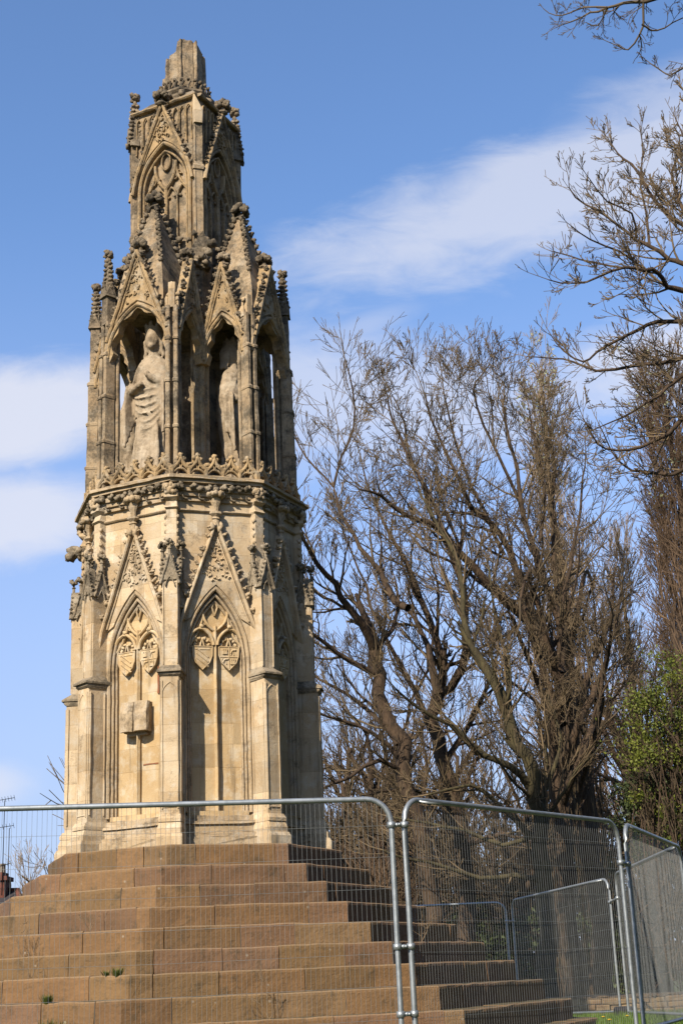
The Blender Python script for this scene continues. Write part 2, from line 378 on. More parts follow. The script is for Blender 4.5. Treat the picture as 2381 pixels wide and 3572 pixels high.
# ================================================================== THE MONUMENT
cross = tag(empty('memorial_cross'), 'tall weathered medieval stone cross with a broken top, on a stepped octagonal base', 'stone monument')
# ---- steps
RK = [7.42, 8.733, 10.089, 11.425, 12.82, 14.154, 15.486, 16.80, 18.105, 19.25]
RISE = [1.0, .935, .93, .905, .91, .89, .91, .94, .93]
ZK = [2.2]
for r_ in RISE: ZK.append(ZK[-1] - r_ * .25)
ZK.append(-0.12)
PALS = [tuple(q * KA * .80 for q in c) for c in [(.41, .235, .10), (.39, .215, .09), (.44, .245, .10), (.39, .215, .112), (.40, .23, .13), (.32, .18, .095), (.42, .26, .12), (.35, .21, .085)]]
def octpt(u, Rr, off):
    """point at perimeter parameter u (in sides) of an octagon of circumradius Rr, moved in by off"""
    i = math.floor(u); t = u - i; r_ = Rr - off / math.cos(math.pi / 8)
    a0 = R(-93.26 + 45 * i); a1 = a0 + math.pi / 4
    return Vector(((1 - t) * math.cos(a0) + t * math.cos(a1), (1 - t) * math.sin(a0) + t * math.sin(a1), 0)) * r_
for k in range(10):
    Rr = RK[k] * .25; z1 = ZK[k]; z0 = ZK[k + 1] - .03 if k < 9 else -.15
    m = MB(); side = 2 * Rr * math.sin(math.pi / 8); u = rng.uniform(-.2, .1) - .12; cuts = [u]
    while cuts[-1] < u + 8: cuts.append(cuts[-1] + rng.uniform(.55, 1.15) / side)
    cuts[-1] = u + 8
    if cuts[-1] - cuts[-2] < .15: cuts.pop(-2)
    for a, b in zip(cuts[:-1], cuts[1:]):
        # keep joints away from the corners
        pass
    cuts = [c if abs(c - round(c)) > .12 / side * 1.2 else round(c) + .2 / side for c in cuts]; cuts[-1] = cuts[0] + 8
    for a, b in zip(cuts[:-1], cuts[1:]):
        g = .004 / side; a += g; b -= g
        us = [a]; n = max(2, int((b - a) * side / .12))
        for i in range(1, n): us.append(a + (b - a) * i / n)
        us.append(b)
        for c in range(math.ceil(a), math.floor(b) + 1):
            us = [q for q in us if abs(q - c) > .02 or q in (a, b)]; us.append(c)
        us.sort()
        dep = .46; ins = rng.uniform(-.006, .006); zt = z1 + rng.uniform(-.007, .004)
        def ring(z, o): return [octpt(q, Rr, o + ins) + Vector((0, 0, z)) for q in us] + [octpt(q, Rr, dep) + Vector((0, 0, z)) for q in us[::-1]]
        base = rng.choice(PALS); f = rng.uniform(.84, 1.08); col = tuple((c * .78 + g * .22) * f for c, g in zip(base, (.145, .092, .050)))
        n3 = len(us); rings = [ring(z0, 0), ring(z0 + .05, 0), ring((z0 + zt) / 2, .002), ring(zt - .035, 0), ring(zt - .012, .004), ring(zt, .018)]
        m.loft(rings, True, False, col)
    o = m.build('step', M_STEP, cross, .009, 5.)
mc = MB()
for k in range(10):
    Rr = RK[k] * .25 - .40
    mc.loft([[Vector((Rr * math.cos(R(-93.26 + 45 * i)), Rr * math.sin(R(-93.26 + 45 * i)), z)) for i in range(8)] for z in ((ZK[k + 1] - .06 if k < 9 else -.15), ZK[k] - .025)], True, False, (.05, .035, .02))
mc.build('mortar_core', M_STEP, cross, 0)

# ---- stage one: panelled octagon
T0 = frame(FF)
HS = 1.30 * math.tan(math.pi / 8)
ao = arch(.412, 4.42, 5.34, 10)
m = MB()
left = [(-HS - .02, 2.25), (-.412, 2.25)] + [p for p in ao if p[0] <= 0] + [(0, 6.46), (-HS - .02, 6.46)]
m.prism(left, 1.16, 1.30, T0, .2); m.prism([(-s, z) for s, z in left][::-1], 1.16, 1.30, T0, .2)
wall = m.build('wall', M_WALL, cross, .003)
m = MB(); m.prism([(-.40, 2.25), (.40, 2.25), (.40, 5.4), (-.40, 5.4)], 1.10, 1.205, T0, .25)
m.prism([(-.372, 2.5), (.372, 2.5), (.372, 2.62), (-.372, 2.62)], 1.2, 1.285, T0)
panel = m.build('panel', M_PANEL, wall, .004)
m = MB()   # base mouldings
for d0, d1, za, zb in ((1.15, 1.43, 2.2, 2.31), (1.15, 1.39, 2.31, 2.36), (1.15, 1.345, 2.36, 2.46), (1.15, 1.365, 2.46, 2.50), (1.15, 1.325, 2.50, 2.56)):
    w = d1 * math.tan(math.pi / 8); m.prism([(-w, za), (w, za), (w, zb), (-w, zb)], d0, d1, T0, .12)
base = m.build('base_moulding', M_TRIM, cross, .012, 9)
m = MB()   # arch mouldings and jamb rolls
for hw, za, zz, w, d0, d1 in ((.400, 5.335, 4.42, .05, 1.20, 1.318), (.355, 5.25, 4.42, .032, 1.195, 1.282), (.322, 5.18, 4.42, .026, 1.195, 1.25)):
    a = arch(hw, zz, za, 12); m.sweep([(-hw, 2.6)] + a + [(hw, 2.6)], w, d0, d1, T0)
for s in (-1, 1): m.sweep([(s * .448, 2.5), (s * .448, 4.7)], .024, 1.29, 1.316, T0); m.sweep([(s * .485, 2.5), (s * .485, 6.3)], .024, 1.29, 1.325, T0)
m.sweep([(-.50, 6.32), (.50, 6.32)], .035, 1.29, 1.335, T0, ch=.45)
archm = m.build('arch_moulding', M_TRIM, cross, .005)
m = MB()   # mullion and tracery
tw = .026
m.sweep([(0, 2.62), (0, 4.86)], .05, 1.2, 1.262, T0)
m.sweep([(0, 2.62), (0, 4.86)], .022, 1.25, 1.274, T0)
def arc(p0, p1, bulge, n=7):
    mx, mz = (p0[0] + p1[0]) / 2, (p0[1] + p1[1]) / 2; dx, dz = p1[0] - p0[0], p1[1] - p0[1]
    cx, cz = mx - dz * bulge, mz + dx * bulge; out = []
    for i in range(n + 1):
        t = i / n; out.append(((1 - t) ** 2 * p0[0] + 2 * t * (1 - t) * cx + t * t * p1[0], (1 - t) ** 2 * p0[1] + 2 * t * (1 - t) * cz + t * t * p1[1]))
    return out
for s in (-1, 1):
    m.sweep([(s * x * 1.17, z) for x, z in arc((0, 4.80), (.135, 5.07), -.28)], .032, 1.2, 1.262, T0)
    m.sweep([(s * x * 1.17, z) for x, z in arc((.275, 4.62), (.135, 5.07), .18)], .03, 1.2, 1.255, T0)
    m.sweep([(s * x * 1.17, z) for x, z in arc((.02, 4.62), (.15, 4.83), .28) + arc((.15, 4.83), (.27, 4.72), .25)], .036, 1.2, 1.285, T0)
    m.sweep([(s * x * 1.17, z) for x, z in arc((.20, 4.98), (.12, 4.90), .3)], .018, 1.2, 1.24, T0)
    m.sweep([(s * x * 1.17, z) for x, z in arc((.09, 4.88), (.155, 4.92), -.3)], .018, 1.2, 1.24, T0)
    m.sweep([(0, 5.19), (s * .035, 5.10), (0, 5.0)], .02, 1.2, 1.245, T0)
    m.blob((s * .175, 1.275, 4.85), .028, T0)
tr = m.build('tracery', M_PANEL, cross, .004)
def shield(side):
    m = MB(); cx = side * .165; zt = 4.60; w = .124
    o = [(cx - w, zt), (cx + w, zt), (cx + w * .98, zt - .11), (cx + w * .70, zt - .20), (cx, zt - .285), (cx - w * .70, zt - .20), (cx - w * .98, zt - .11)]
    m.prism(o, 1.2, 1.262, T0, .04)
    m.sweep(o + [o[0]], .014, 1.25, 1.270, T0)
    if side < 0:
        for q in (-.10, -.035, .03): m.sweep([(cx - .075, zt - .03 + q * .9 - .02), (cx + .07, zt - .16 + q * .9)], .026, 1.25, 1.272, T0)
        m.sweep([(cx - .09, zt - .035), (cx + .09, zt - .035)], .018, 1.25, 1.27, T0)
    else:
        m.sweep([(cx, zt), (cx, zt - .27)], .010, 1.25, 1.270, T0); m.sweep([(cx - w, zt - .125), (cx + w, zt - .125)], .010, 1.25, 1.270, T0)
        for ax, az in ((cx - .052, zt - .06), (cx + .045, zt - .185)):       # castles
            m.box(ax - .030, ax + .030, 1.25, 1.277, az - .03, az + .012, T0, .004)
            for q in (-.024, 0, .024): m.box(ax + q - .008, ax + q + .008, 1.25, 1.277, az + .012, az + .036, T0, .002)
        for ax, az in ((cx + .05, zt - .06), (cx - .045, zt - .175)):        # lions
            m.sweep(arc((ax - .03, az - .02), (ax + .03, az + .02), .5), .020, 1.25, 1.277, T0); m.sweep([(ax, az), (ax + .012, az - .04)], .01, 1.25, 1.272, T0)
            m.sweep([(ax - .02, az), (ax - .028, az - .04)], .01, 1.25, 1.272, T0); m.blob((ax + .03, 1.262, az + .026), .013, T0); m.sweep(arc((ax - .03, az - .01), (ax - .035, az + .04), .4), .008, 1.25, 1.27, T0)
    # strap loops above
    for q in (-.028, .028): m.sweep([(cx + q, zt - .01), (cx + q * .2, zt + .085)], .016, 1.2, 1.262, T0)
    for q, h in ((-.07, .075), (-.035, .105), (.035, .105), (.07, .075), (0, .095), (-.09, .03), (.09, .03)): m.blob((cx + q, 1.225, zt + h), .024, T0)
    return m.build('shield', M_PANEL, cross, .003, 20)
sh1 = shield(-1); sh2 = shield(1)
m = MB()   # gable over the arch
zb, za, hb = 4.86, 6.17, .490
fill = [(-hb + .03, zb)] + [(s, z) for s, z in arch(.43, 4.86 - .44, 5.375, 10) if z > zb] + [(hb - .03, zb), (0, za - .05)]
m.prism(fill, 1.30, 1.326, T0, .2)
for s in (-1, 1):
    pth = [(s * hb, zb - (.18 if s < 0 else .05)), (s * (hb - .03), zb), (0, za)]
    m.sweep(pth, .042, 1.30, 1.405, T0); m.sweep([(s * (hb - .085), zb + .05), (0, za - .13)], .02, 1.30, 1.35, T0)
rng2 = random.Random(3)
for i in range(60):    # carved foliage in the gable field
    z = rng2.uniform(5.42, 5.98); hw = (6.08 - z) * .30
    s = rng2.uniform(-hw, hw); a = rng2.uniform(0, 6.28); L = rng2.uniform(.03, .06)
    m.sweep(arc((s, z), (s + L * math.cos(a), z + L * math.sin(a)), rng2.choice((-.8, .8)), 4), .014, 1.32, 1.346, T0)
gable = m.build('gable', M_WALL, cross, .005)
m = MB()
for s in (-1, 1):
    crockets(m, [(s * .45, 5.0), (s * .03, 6.12)] if s < 0 else [(.03, 6.12), (.45, 5.0)], T0, 1.37, .085, .03, 1, .06)
crk = m.build('crocket_band', M_TRIM, gable, .005, 20)
m = MB()
for s in (-1, 1): m.blob((s * .045, 1.37, 6.10), .045, T0, (1, 1, 1.5))
ring = [(.07 * math.cos(i * .7854), 1.37 + .05 * math.sin(i * .7854)) for i in range(8)]
m.column(ring, [(6.12, .6), (6.2, .6), (6.21, .85), (6.225, .6), (6.24, .6), (6.27, 1.2), (6.30, 1.15), (6.31, .5), (6.36, .6), (6.42, .9), (6.5, 1.1)], T0, .5, 0, 1.37)
for i in range(6): m.blob((.075 * math.cos(i), 1.40 + .04 * math.sin(i), 6.52), .045, T0)
gfin = m.build('finial', M_TRIM, gable, .006, 14)
# cornice + parapet
m = MB()
for d1, za_, zb_ in ((1.335, 6.44, 6.50), (1.36, 6.50, 6.56), (1.43, 6.655, 6.70), (1.47, 6.70, 6.735), (1.42, 6.735, 6.76)):
    w = d1 * math.tan(math.pi / 8); m.prism([(-w, za_), (w, za_), (w, zb_), (-w, zb_)], 1.0, d1, T0, .1)
w = 1.385 * math.tan(math.pi / 8); m.prism([(-w, 6.56), (w, 6.56), (w, 6.655), (-w, 6.655)], 1.0, 1.385, T0, .1)
cornice = m.build('cornice', M_TRIM, cross, .012, 11)
m = MB()
for i in range(11):
    s = -.52 + 1.04 * i / 10 + rng.uniform(-.02, .02)
    for q in range(3): m.blob((s + rng.uniform(-.03, .03), 1.41 + rng.uniform(-.01, .02), 6.605 + rng.uniform(-.03, .03)), rng.uniform(.022, .038), T0)
    if i % 2: m.sweep(arc((s, 6.53), (s + .06, 6.46), -.7), .016, 1.34, 1.38, T0)
frieze = m.build('leaf_frieze', M_MID, cornice, .006, 20)
m = MB(); n = 5
for i in range(n):     # pierced cresting
    c = -.545 + 1.09 * (i + .5) / n; h = 1.09 / n / 2; jz = rng.uniform(-.012, .012)
    m.sweep([(c - h, 6.76), (c - h, 6.86)] + arc((c - h, 6.86), (c, 7.02 + jz), -.25, 5) + arc((c, 7.02 + jz), (c + h, 6.86), -.25, 5)[1:] + [(c + h, 6.76)], .044, 1.295, 1.375, T0)
    m.sweep(arc((c - h * .85, 6.80), (c, 6.865), .25, 4) + arc((c, 6.865), (c + h * .85, 6.80), .25, 4)[1:], .026, 1.30, 1.362, T0)
    m.box(c - h, c + h, 1.29, 1.33, 6.74, 6.80, T0, .004)
    for q, z_, r_ in ((0, 7.045, .036), (-.04, 7.005, .027), (.04, 7.005, .027), (0, 7.01, .03)): m.blob((c + q, 1.335, z_ + jz), r_, T0)
    for q in range(3): m.blob((c + h + rng.uniform(-.03, .03), 1.335, 6.90 + rng.uniform(-.03, .03)), .034, T0)
    for q in (-1, 1): m.sweep(arc((c + q * .065, 6.93), (c + q * .012, 6.85), -.6 * q, 4), .020, 1.305, 1.362, T0)
parapet = m.build('parapet', M_OCH, cross, .006, 12)
for k in range(1, 8):
    for o in (wall, base, archm, tr, sh1, sh2, gable, cornice, parapet): rcopy(o, 45 * k)
m = MB()
ring8 = lambda r_, off=0: [(r_ * math.cos(R(-93.26 + 45 * i)), r_ * math.sin(R(-93.26 + 45 * i))) for i in range(8)]
m.column(ring8(1.27), [(2.2, 1), (6.55, 1)], cap=True, step=1); m.column(ring8(1.40), [(6.68, 1), (6.80, 1)], step=1)
m.build('core_wall', M_UP, cross, .0)
# open book on the left face
TL = frame(FL)
m = MB()
m.prism([(-.175, 3.60), (.175, 3.60), (.175, 3.96), (-.175, 3.96)], 1.2, 1.29, TL)
m.prism([(-.15, 3.56), (.15, 3.56), (.12, 3.60), (-.12, 3.60)], 1.2, 1.27, TL)
bk = m.build('book_lectern', M_TRIM, cross, .006)
m = MB()
for s in (-1, 1):
    rr = []
    for z, o in ((3.60, .075), (3.60, .012), (3.66, .0), (3.96, -.012), (3.96, .06)):
        pass
    prof = [(0.0, 1.290), (.012, 1.335), (.05, 1.365), (.12, 1.36), (.19, 1.33), (.195, 1.285), (0.0, 1.280)]
    a = [(s * x, d) for x, d in prof]
    rings = [[TL(x, d + .03, z) for x, d in a] for z, _ in ((3.60, 0), (3.70, 0), (3.82, 0))] + [[TL(x, d + .0, z) for x, d in a] for z in (3.965,)]
    m.loft(rings)
ob = m.build('book', M_TRIM, cross, .010, 16); ob['label'] = 'carved stone open book with blank worn pages'
m = MB(); m.prism([(.262, 4.05), (.285, 4.05), (.287, 4.36), (.268, 4.40)], 1.20, 1.222, TL, .05); m.prism([(.05, 3.22), (.265, 3.22), (.265, 3.205), (.05, 3.205)], 1.2, 1.211, TL, .04)
ob = m.build('brick_repair', M_REDB, cross, .006, 20); ob['label'] = 'red tile slips in a repaired joint'

# ---- stage one buttresses
TA = frame(AZ['A'])
def sn(hw, d0, d1, ch=.01): return [(-hw, d0), (hw, d0), (hw, d1 - ch), (hw - ch, d1), (-hw + ch, d1), (-hw, d1 - ch)]
m = MB(); dd0 = 1.28
m.column(sn(.155, dd0, 1.74), [(2.2, 1), (2.30, 1), (2.34, .95)], TA, .06, 0, dd0)
m.column(sn(.14, dd0, 1.70), [(2.34, 1), (2.40, 1), (2.47, .93)], TA, .05, 0, dd0)
m.column(sn(.135, dd0, 1.685), [(2.47, 1), (2.51, 1), (2.56, .92)], TA, .05, 0, dd0)
m.column(sn(.112, dd0, 1.63), [(2.5, 1), (4.20, 1)], TA, .12)
for s in (-1, 1): m.box(s * .092 - .008, s * .092 + .008, 1.62, 1.642, 2.62, 4.12, TA, .003)     # sunk face panel
m.sweep([(-.09, 2.64), (.09, 2.64)], .02, 1.62, 1.64, TA)
m.sweep(arc((-.088, 4.0), (0, 4.1), .2) + arc((0, 4.1), (.088, 4.0), .2)[1:], .016, 1.62, 1.64, TA)
for s in (-1, 1):
    for dq in (1.40, 1.60): m.box(s * .112 - .006, s * .112 + .010 * s + .006, dq - .008, dq + .008, 2.64, 4.12, TA, .002)
bl = m.build('buttress', M_WALL, cross, .005)
m = MB()
m.column(sn(.135, dd0, 1.66), [(4.165, .92), (4.19, 1), (4.22, 1)], TA, 1, 0, dd0)
m.column(sn(.148, dd0, 1.69), [(4.22, 1), (4.245, 1), (4.32, .70)], TA, 1, 0, dd0)
m.build('weathering_cap', M_MID, bl, .008, 14)
m = MB()
m.column(sn(.10, dd0, 1.575), [(4.26, 1), (5.45, 1)], TA, .12)
for s in (-1, 1): m.box(s * .085 - .007, s * .085 + .007, 1.57, 1.587, 4.33, 5.38, TA, .003)
m.column(sn(.07, dd0, 1.47), [(5.4, 1), (6.36, 1)], TA, .1)
m.column(sn(.085, dd0, 1.50), [(6.30, .8), (6.33, 1), (6.36, .9), (6.42, .8), (6.46, 1.05), (6.5, 1.05)], TA, 1, 0, dd0)
up = m.build('upper_shaft', M_WALL, bl, .005)
m = MB()
# gablets on front and both sides
def gablet(T, d0, d1, hw, z0, z1):
    m.prism([(-hw, z0), (hw, z0), (0, z1)], d0, d1 - .02, T, .06)
    for s in (-1, 1): m.sweep([(s * (hw + .02), z0 - .05), (0, z1)], .03, d0, d1, T, .05); crockets(m, [(-(hw + .01), z0), (0, z1)] if s < 0 else [(0, z1), (hw + .01, z0)], T, d1 - .02, .05, .017)
    m.sweep(arc((-hw * .6, z0 - .08), (0, z0 + .04), .15, 4) + arc((0, z0 + .04), (hw * .6, z0 - .08), .15, 4)[1:], .012, d0, d1 - .01, T)
gablet(TA, 1.50, 1.615, .095, 5.37, 5.70)
for s in (-1, 1):
    Ts = (lambda s: (lambda q, d, h: TA(s * d, 1.46 + q * s * -1, h)))(s)
    gablet(Ts, .05, .135, .085, 5.37, 5.68)
for (qs, qd) in ((0, 1.585), (-.115, 1.46), (.115, 1.46)):
    m.column([(qs + .022 * math.cos(i * 1.0472), qd + .022 * math.sin(i * 1.0472)) for i in range(6)], [(5.66, 1), (5.76, .9), (5.765, 1.4), (5.775, 1.4), (5.78, .8), (5.82, .8)], TA, 1, qs, qd)
    for i in range(7): m.blob((qs + .035 * math.cos(i * .9), qd + .035 * math.sin(i * .9), 5.83 + .018 * (i % 3)), .026, TA)
m.build('gablet', M_MID, bl, .006, 18)
m = MB()
for s in (-1, 1):
    for i in range(8): m.blob((s * .072, 1.45, 5.55 + i * .095), .022, TA, (1, 1, 1.3))
for i in range(8): m.blob((rng.uniform(-.06, .06), 1.50, 6.52 + rng.uniform(-.01, .1)), .045, TA)
m.build('crocket_band', M_TRIM, bl, .005, 20)
for k in range(1, 8): rcopy(bl, 45 * k)
# a carved lion-head drip stone on the far left corner
m = MB(); TD = frame(AZ['E'])
m.tube([(0, 1.42, 6.27), (0, 1.56, 6.26), (0, 1.66, 6.2)], .085, .06, 8, TD)
for i in range(12): m.blob((rng.uniform(-.06, .06), 1.57 + rng.uniform(-.08, .10), 6.23 + rng.uniform(-.09, .07)), .06, TD)
m.build('gargoyle', M_ORN, cross, .006, 16)

# ---- stage two
ZF = 6.80
core = MB()
TS = frame(FL)
sq = lambda h: [(-h, -h), (h, -h), (h, h), (-h, h)]
core.column([(-.30, -.30), (.30, -.30), (.30, .30), (-.30, .30)], [(ZF, 1), (9.1, 1)], TS, .2)
core.column([(-.56, -.56), (.56, -.56), (.56, .56), (-.56, .56)], [(8.95, .6), (9.3, 1), (10.5, 1)], TS, .2)
core.build('niche_core', M_UP, cross, .01)
# corner piers of the core: clustered rolls at the four diagonals
TP = frame(FF)
m = MB()
m.column(sn(.075, .35, .71), [(ZF, 1), (10.2, 1)], TP, .15)
for s, d, r_ in ((0, .73, .042), (-.078, .68, .030), (.078, .68, .030), (-.10, .60, .026), (.10, .60, .026)):
    m.column([(s + r_ * math.cos(i * .7854), d + r_ * math.sin(i * .7854)) for i in range(8)], [(ZF, 1.5), (ZF + .1, 1.2), (ZF + .13, 1), (8.62, 1), (8.65, 1.3), (8.7, 1.3), (8.73, 1), (10.0, 1)], TP, .2, s, d)
pier = m.build('pier', M_OCH, cross, .008)
# little gabled cresting where the piers meet the upper stage
m = MB()
for i in range(14): m.blob((rng.uniform(-.16, .16), .80 + rng.uniform(-.05, .12), 10.25 + rng.uniform(-.25, .2)), rng.uniform(.04, .07), TP)
m.prism([(-.12, 10.0), (.12, 10.0), (.14, 10.3), (0, 10.55), (-.14, 10.3)], .62, .84, TP, .1)
m.build('crocket_band', M_ORN, pier, .01, 12)
# octagon shafts
def shaft_mesh(ztop):
    m = MB()
    pl = lambda hw, d0, d1: sn(hw, d0, d1, .012)
    for (za_, zb_, dd) in ((ZF - .1, 7.46, 1.435), (7.46, 8.1, 1.425), (8.1, 8.70, 1.415), (8.70, ztop, 1.395)):
        for s in (-.052, .052):
            m.column([(x + s, y) for x, y in pl(.030, 1.27, dd)], [(za_, 1), (zb_, 1)], TA, .1)
            m.column([(x + s, y) for x, y in pl(.038, 1.27, dd + .018)], [(zb_ - .05, .96), (zb_ - .02, 1), (zb_ + .005, .85)], TA, 1, s, 1.3) if zb_ < ztop else None
        m.column(sn(.04, 1.16, 1.33), [(za_, 1), (zb_, 1)], TA, .12)
    for s in (-.07, .07): m.column([(s + .026 * math.cos(i * .7854), 1.22 + .026 * math.sin(i * .7854)) for i in range(8)], [(ZF, 1.4), (ZF + .12, 1), (8.65, 1)], TA, .2, s, 1.22)
    return m
sm_ = shaft_mesh(9.15); shaft = sm_.build('shaft', M_UP, cross, .006)
m = MB()   # whole pinnacle
m.column(sn(.07, 1.26, 1.395), [(9.12, 1), (9.62, 1)], TA, .1)
for T_, c_ in ((TA, 0),):
    m.prism([(-.095, 9.52), (.095, 9.52), (0, 9.78)], 1.255, 1.415, TA)
m.prism([(-.09, 9.52), (.09, 9.52), (0, 9.75)], -.085, .085, lambda q, d, h: TA(d, 1.33 + q, h))
m.column(sn(.062, 1.268, 1.392), [(9.6, 1), (10.12, .35)], TA, .08, 0, 1.33)
for i in range(7):
    z = 9.66 + i * .065; q = .062 * (1 - .1 * i)
    for s in (-1, 1): m.blob((s * q, 1.33, z), .034, TA, (1, 1, .8)); m.blob((0, 1.33 + s * q, z + .02), .034, TA, (1, 1, .8))
m.column([(.03 * math.cos(i * .7854), 1.33 + .03 * math.sin(i * .7854)) for i in range(8)], [(10.08, .8), (10.10, 1.3), (10.12, 1.3), (10.14, .8)], TA, 1, 0, 1.33)
for i in range(8): m.blob((.032 * math.cos(i * .8), 1.33 + .032 * math.sin(i * .8), 10.17 + .025 * (i % 3)), .038, TA)
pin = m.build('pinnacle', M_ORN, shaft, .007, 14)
for k in range(1, 8):
    if k == 1: continue
    c = rcopy(shaft, 45 * k)
def broken(az, z):
    T = frame(az); c = shaft.copy(); COL.objects.link(c); c.parent = cross; c.rotation_euler.z = R(az - AZ['A'])
    m = MB(); poly = sn(.05, 1.27, 1.38)
    rings = []
    for zz in np.arange(9.13, z, .06): rings.append([T(s, d, zz) for s, d in poly])
    rings.append([T(s * .9, d, z + rng.uniform(-.05, .03)) for s, d in poly]); m.loft(rings)
    for s in (-.07, .07): m.column([(s + x, y) for x, y in sn(.024, 1.27, 1.36)], [(9.1, 1), (z - .22, 1), (z - .15, .4)], T, .1, s, 1.31)
    for i in range(6): m.blob((rng.uniform(-.08, .08), 1.34, 9.15 + rng.uniform(0, .25)), .03, T)
    b = m.build('broken_pinnacle', M_WALL, None, .01, 12); b.parent = c; b.rotation_euler.z = -c.rotation_euler.z
    b['label'] = 'pinnacle snapped off short with a pale broken face'
for ch in [c for c in list(shaft.children)]:   # front corner's own pinnacle is the broken one
    ch.parent = None; PINM = ch
bpy.data.objects.remove(PINM)
m = MB(); broken(AZ['B'], 9.42)
T = TA; m = MB(); m.column(sn(.05, 1.27, 1.38), [(9.13, 1), (9.48, 1)], T, .07); m.blob((0, 1.33, 9.47), .045, T, (1, 1, .6))
for s in (-.07, .07): m.column([(s + x, y) for x, y in sn(.024, 1.27, 1.36)], [(9.1, 1), (9.27, 1), (9.34, .4)], T, .1, s, 1.31)
for i in range(6): m.blob((rng.uniform(-.08, .08), 1.34, 9.15 + rng.uniform(0, .2)), .03, T)
b = m.build('broken_pinnacle', M_WALL, shaft, .01, 12); b['label'] = 'pinnacle snapped off short with a pale broken face'

def niche_front(T, hw, half, zs, za, d0, d1, zg, zfin, name, crs=.10, fsz=.17):
    """arched and gabled canopy front standing on two shafts"""
    m = MB(); inner = cusped(hw, zs, za, .05); out = []
    poly = [(-half, zs - .15)] + [(-hw, zs - .15)] + inner + [(hw, zs - .15), (half, zs - .15), (half * .98, zs + .45), (0, zg), (-half * .98, zs + .45)]
    # split in two halves at the crown for clean faces
    mid = len(inner) // 2
    L = [(-half, zs - .1), (-hw, zs - .1)] + inner[:mid + 1] + [(0, zg), (-half * .92, zs + .40)]
    Rr_ = [(half, zs - .1), (hw, zs - .1)] + inner[mid:][::-1] + [(0, zg), (half * .92, zs + .40)]
    m.prism(L, d0, d1, T, .12); m.prism(Rr_[::-1], d0, d1, T, .12)
    a = arch(hw + .035, zs - .05, za + .045, 10)
    m.sweep(a, .045, d1 - .02, d1 + .035, T); m.sweep(arch(hw + .09, zs - .05, za + .11, 10), .02, d1 - .02, d1 + .022, T)
    for s in (-1, 1):
        m.sweep([(s * half * .95, zs + .18), (0, zg)], .045, d0, d1 + .05, T)
        m.sweep([(s * half * .80, zs + .22), (0, zg - .14)], .02, d1 - .02, d1 + .03, T)
    for i in range(34 if half > .4 else 12):
        z = rng.uniform(za + .08, zg - .16); w_ = (zg - .1 - z) / (zg - zs - .3) * half * .72
        s = rng.uniform(-w_, w_); an = rng.uniform(0, 6.28); q = rng.uniform(.03, .055)
        m.sweep(arc((s, z), (s + q * math.cos(an), z + q * math.sin(an)), rng.choice((-.8, .8)), 4), .014, d1 - .01, d1 + .022, T)
    o = m.build(name, M_OCH, cross, .007, 9)
    m = MB()
    for s in (-1, 1):
        crockets(m, [(-half * .93, zs + .22), (-.03, zg - .03)] if s < 0 else [(.03, zg - .03), (half * .93, zs + .22)], T, d1 + .01, crs, .034)
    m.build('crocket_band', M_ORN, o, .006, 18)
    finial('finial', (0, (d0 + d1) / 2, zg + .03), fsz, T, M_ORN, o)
    return o
nf = niche_front(TS, .43, .50, 8.66, 9.24, 1.16, 1.285, 10.08, 10.4, 'canopy_gable', .10, .155)
A2 = (1.33 * math.cos(R(AZ['A'])), 1.33 * math.sin(R(AZ['A']))); P2 = (.745 * math.cos(R(FF)), .745 * math.sin(R(FF))); B2 = (1.33 * math.cos(R(AZ['B'])), 1.33 * math.sin(R(AZ['B'])))
V1, L1 = vframe(A2, P2); V2, L2 = vframe(P2, B2)
s1 = niche_front(V1, L1 / 2 - .085, L1 / 2 - .02, 8.66, 9.17, -.05, .05, 9.98, 10.2, 'side_gable', .09, .135)
s2 = niche_front(V2, L2 / 2 - .085, L2 / 2 - .02, 8.66, 9.17, -.05, .05, 9.98, 10.2, 'side_gable', .09, .135)
# crocketed spire over each niche
m = MB()
TSp = TS
sp_c = .86
m.column([(x, y + sp_c) for x, y in sq(.30)], [(9.25, 1.25), (9.6, 1.18), (9.9, 1.0), (10.95, .12)], TSp, .12, 0, sp_c)
m.build
spm = m.build('canopy_spire', M_UP, cross, .012, 7)
m = MB()
for i in range(11):
    z = 9.95 + i * .095; q = .30 * (1 - .84 * (z - 9.9) / 1.05) * 1.0
    for sx in (-1, 1):
        for sy in (-1, 1): m.blob((sx * q, sp_c + sy * q, z), .036, TSp, (1, 1, 1.2)); m.blob((sx * (q + .02), sp_c + sy * (q + .02), z + .03), .02, TSp)
m.build('crocket_band', M_ORN, spm, .006, 16)
finial('finial', (0, sp_c, 10.97), .18, TSp, M_ORN, spm)
for k in range(1, 4):
    for o in (pier, nf, s1, s2, spm): rcopy(o, 90 * k)
# parapet crest lumps at stage-two roof line
m = MB()
for az in (FL, FR, FL - 90, FL + 180):
    T = frame(az)
    for i in range(9): m.blob((-.5 + i * .125, .60 + rng.uniform(0, .05), 10.42 + rng.uniform(-.04, .1)), rng.uniform(.03, .05), T)
m.build('leaf_cresting', M_ORN, cross, .01, 14)

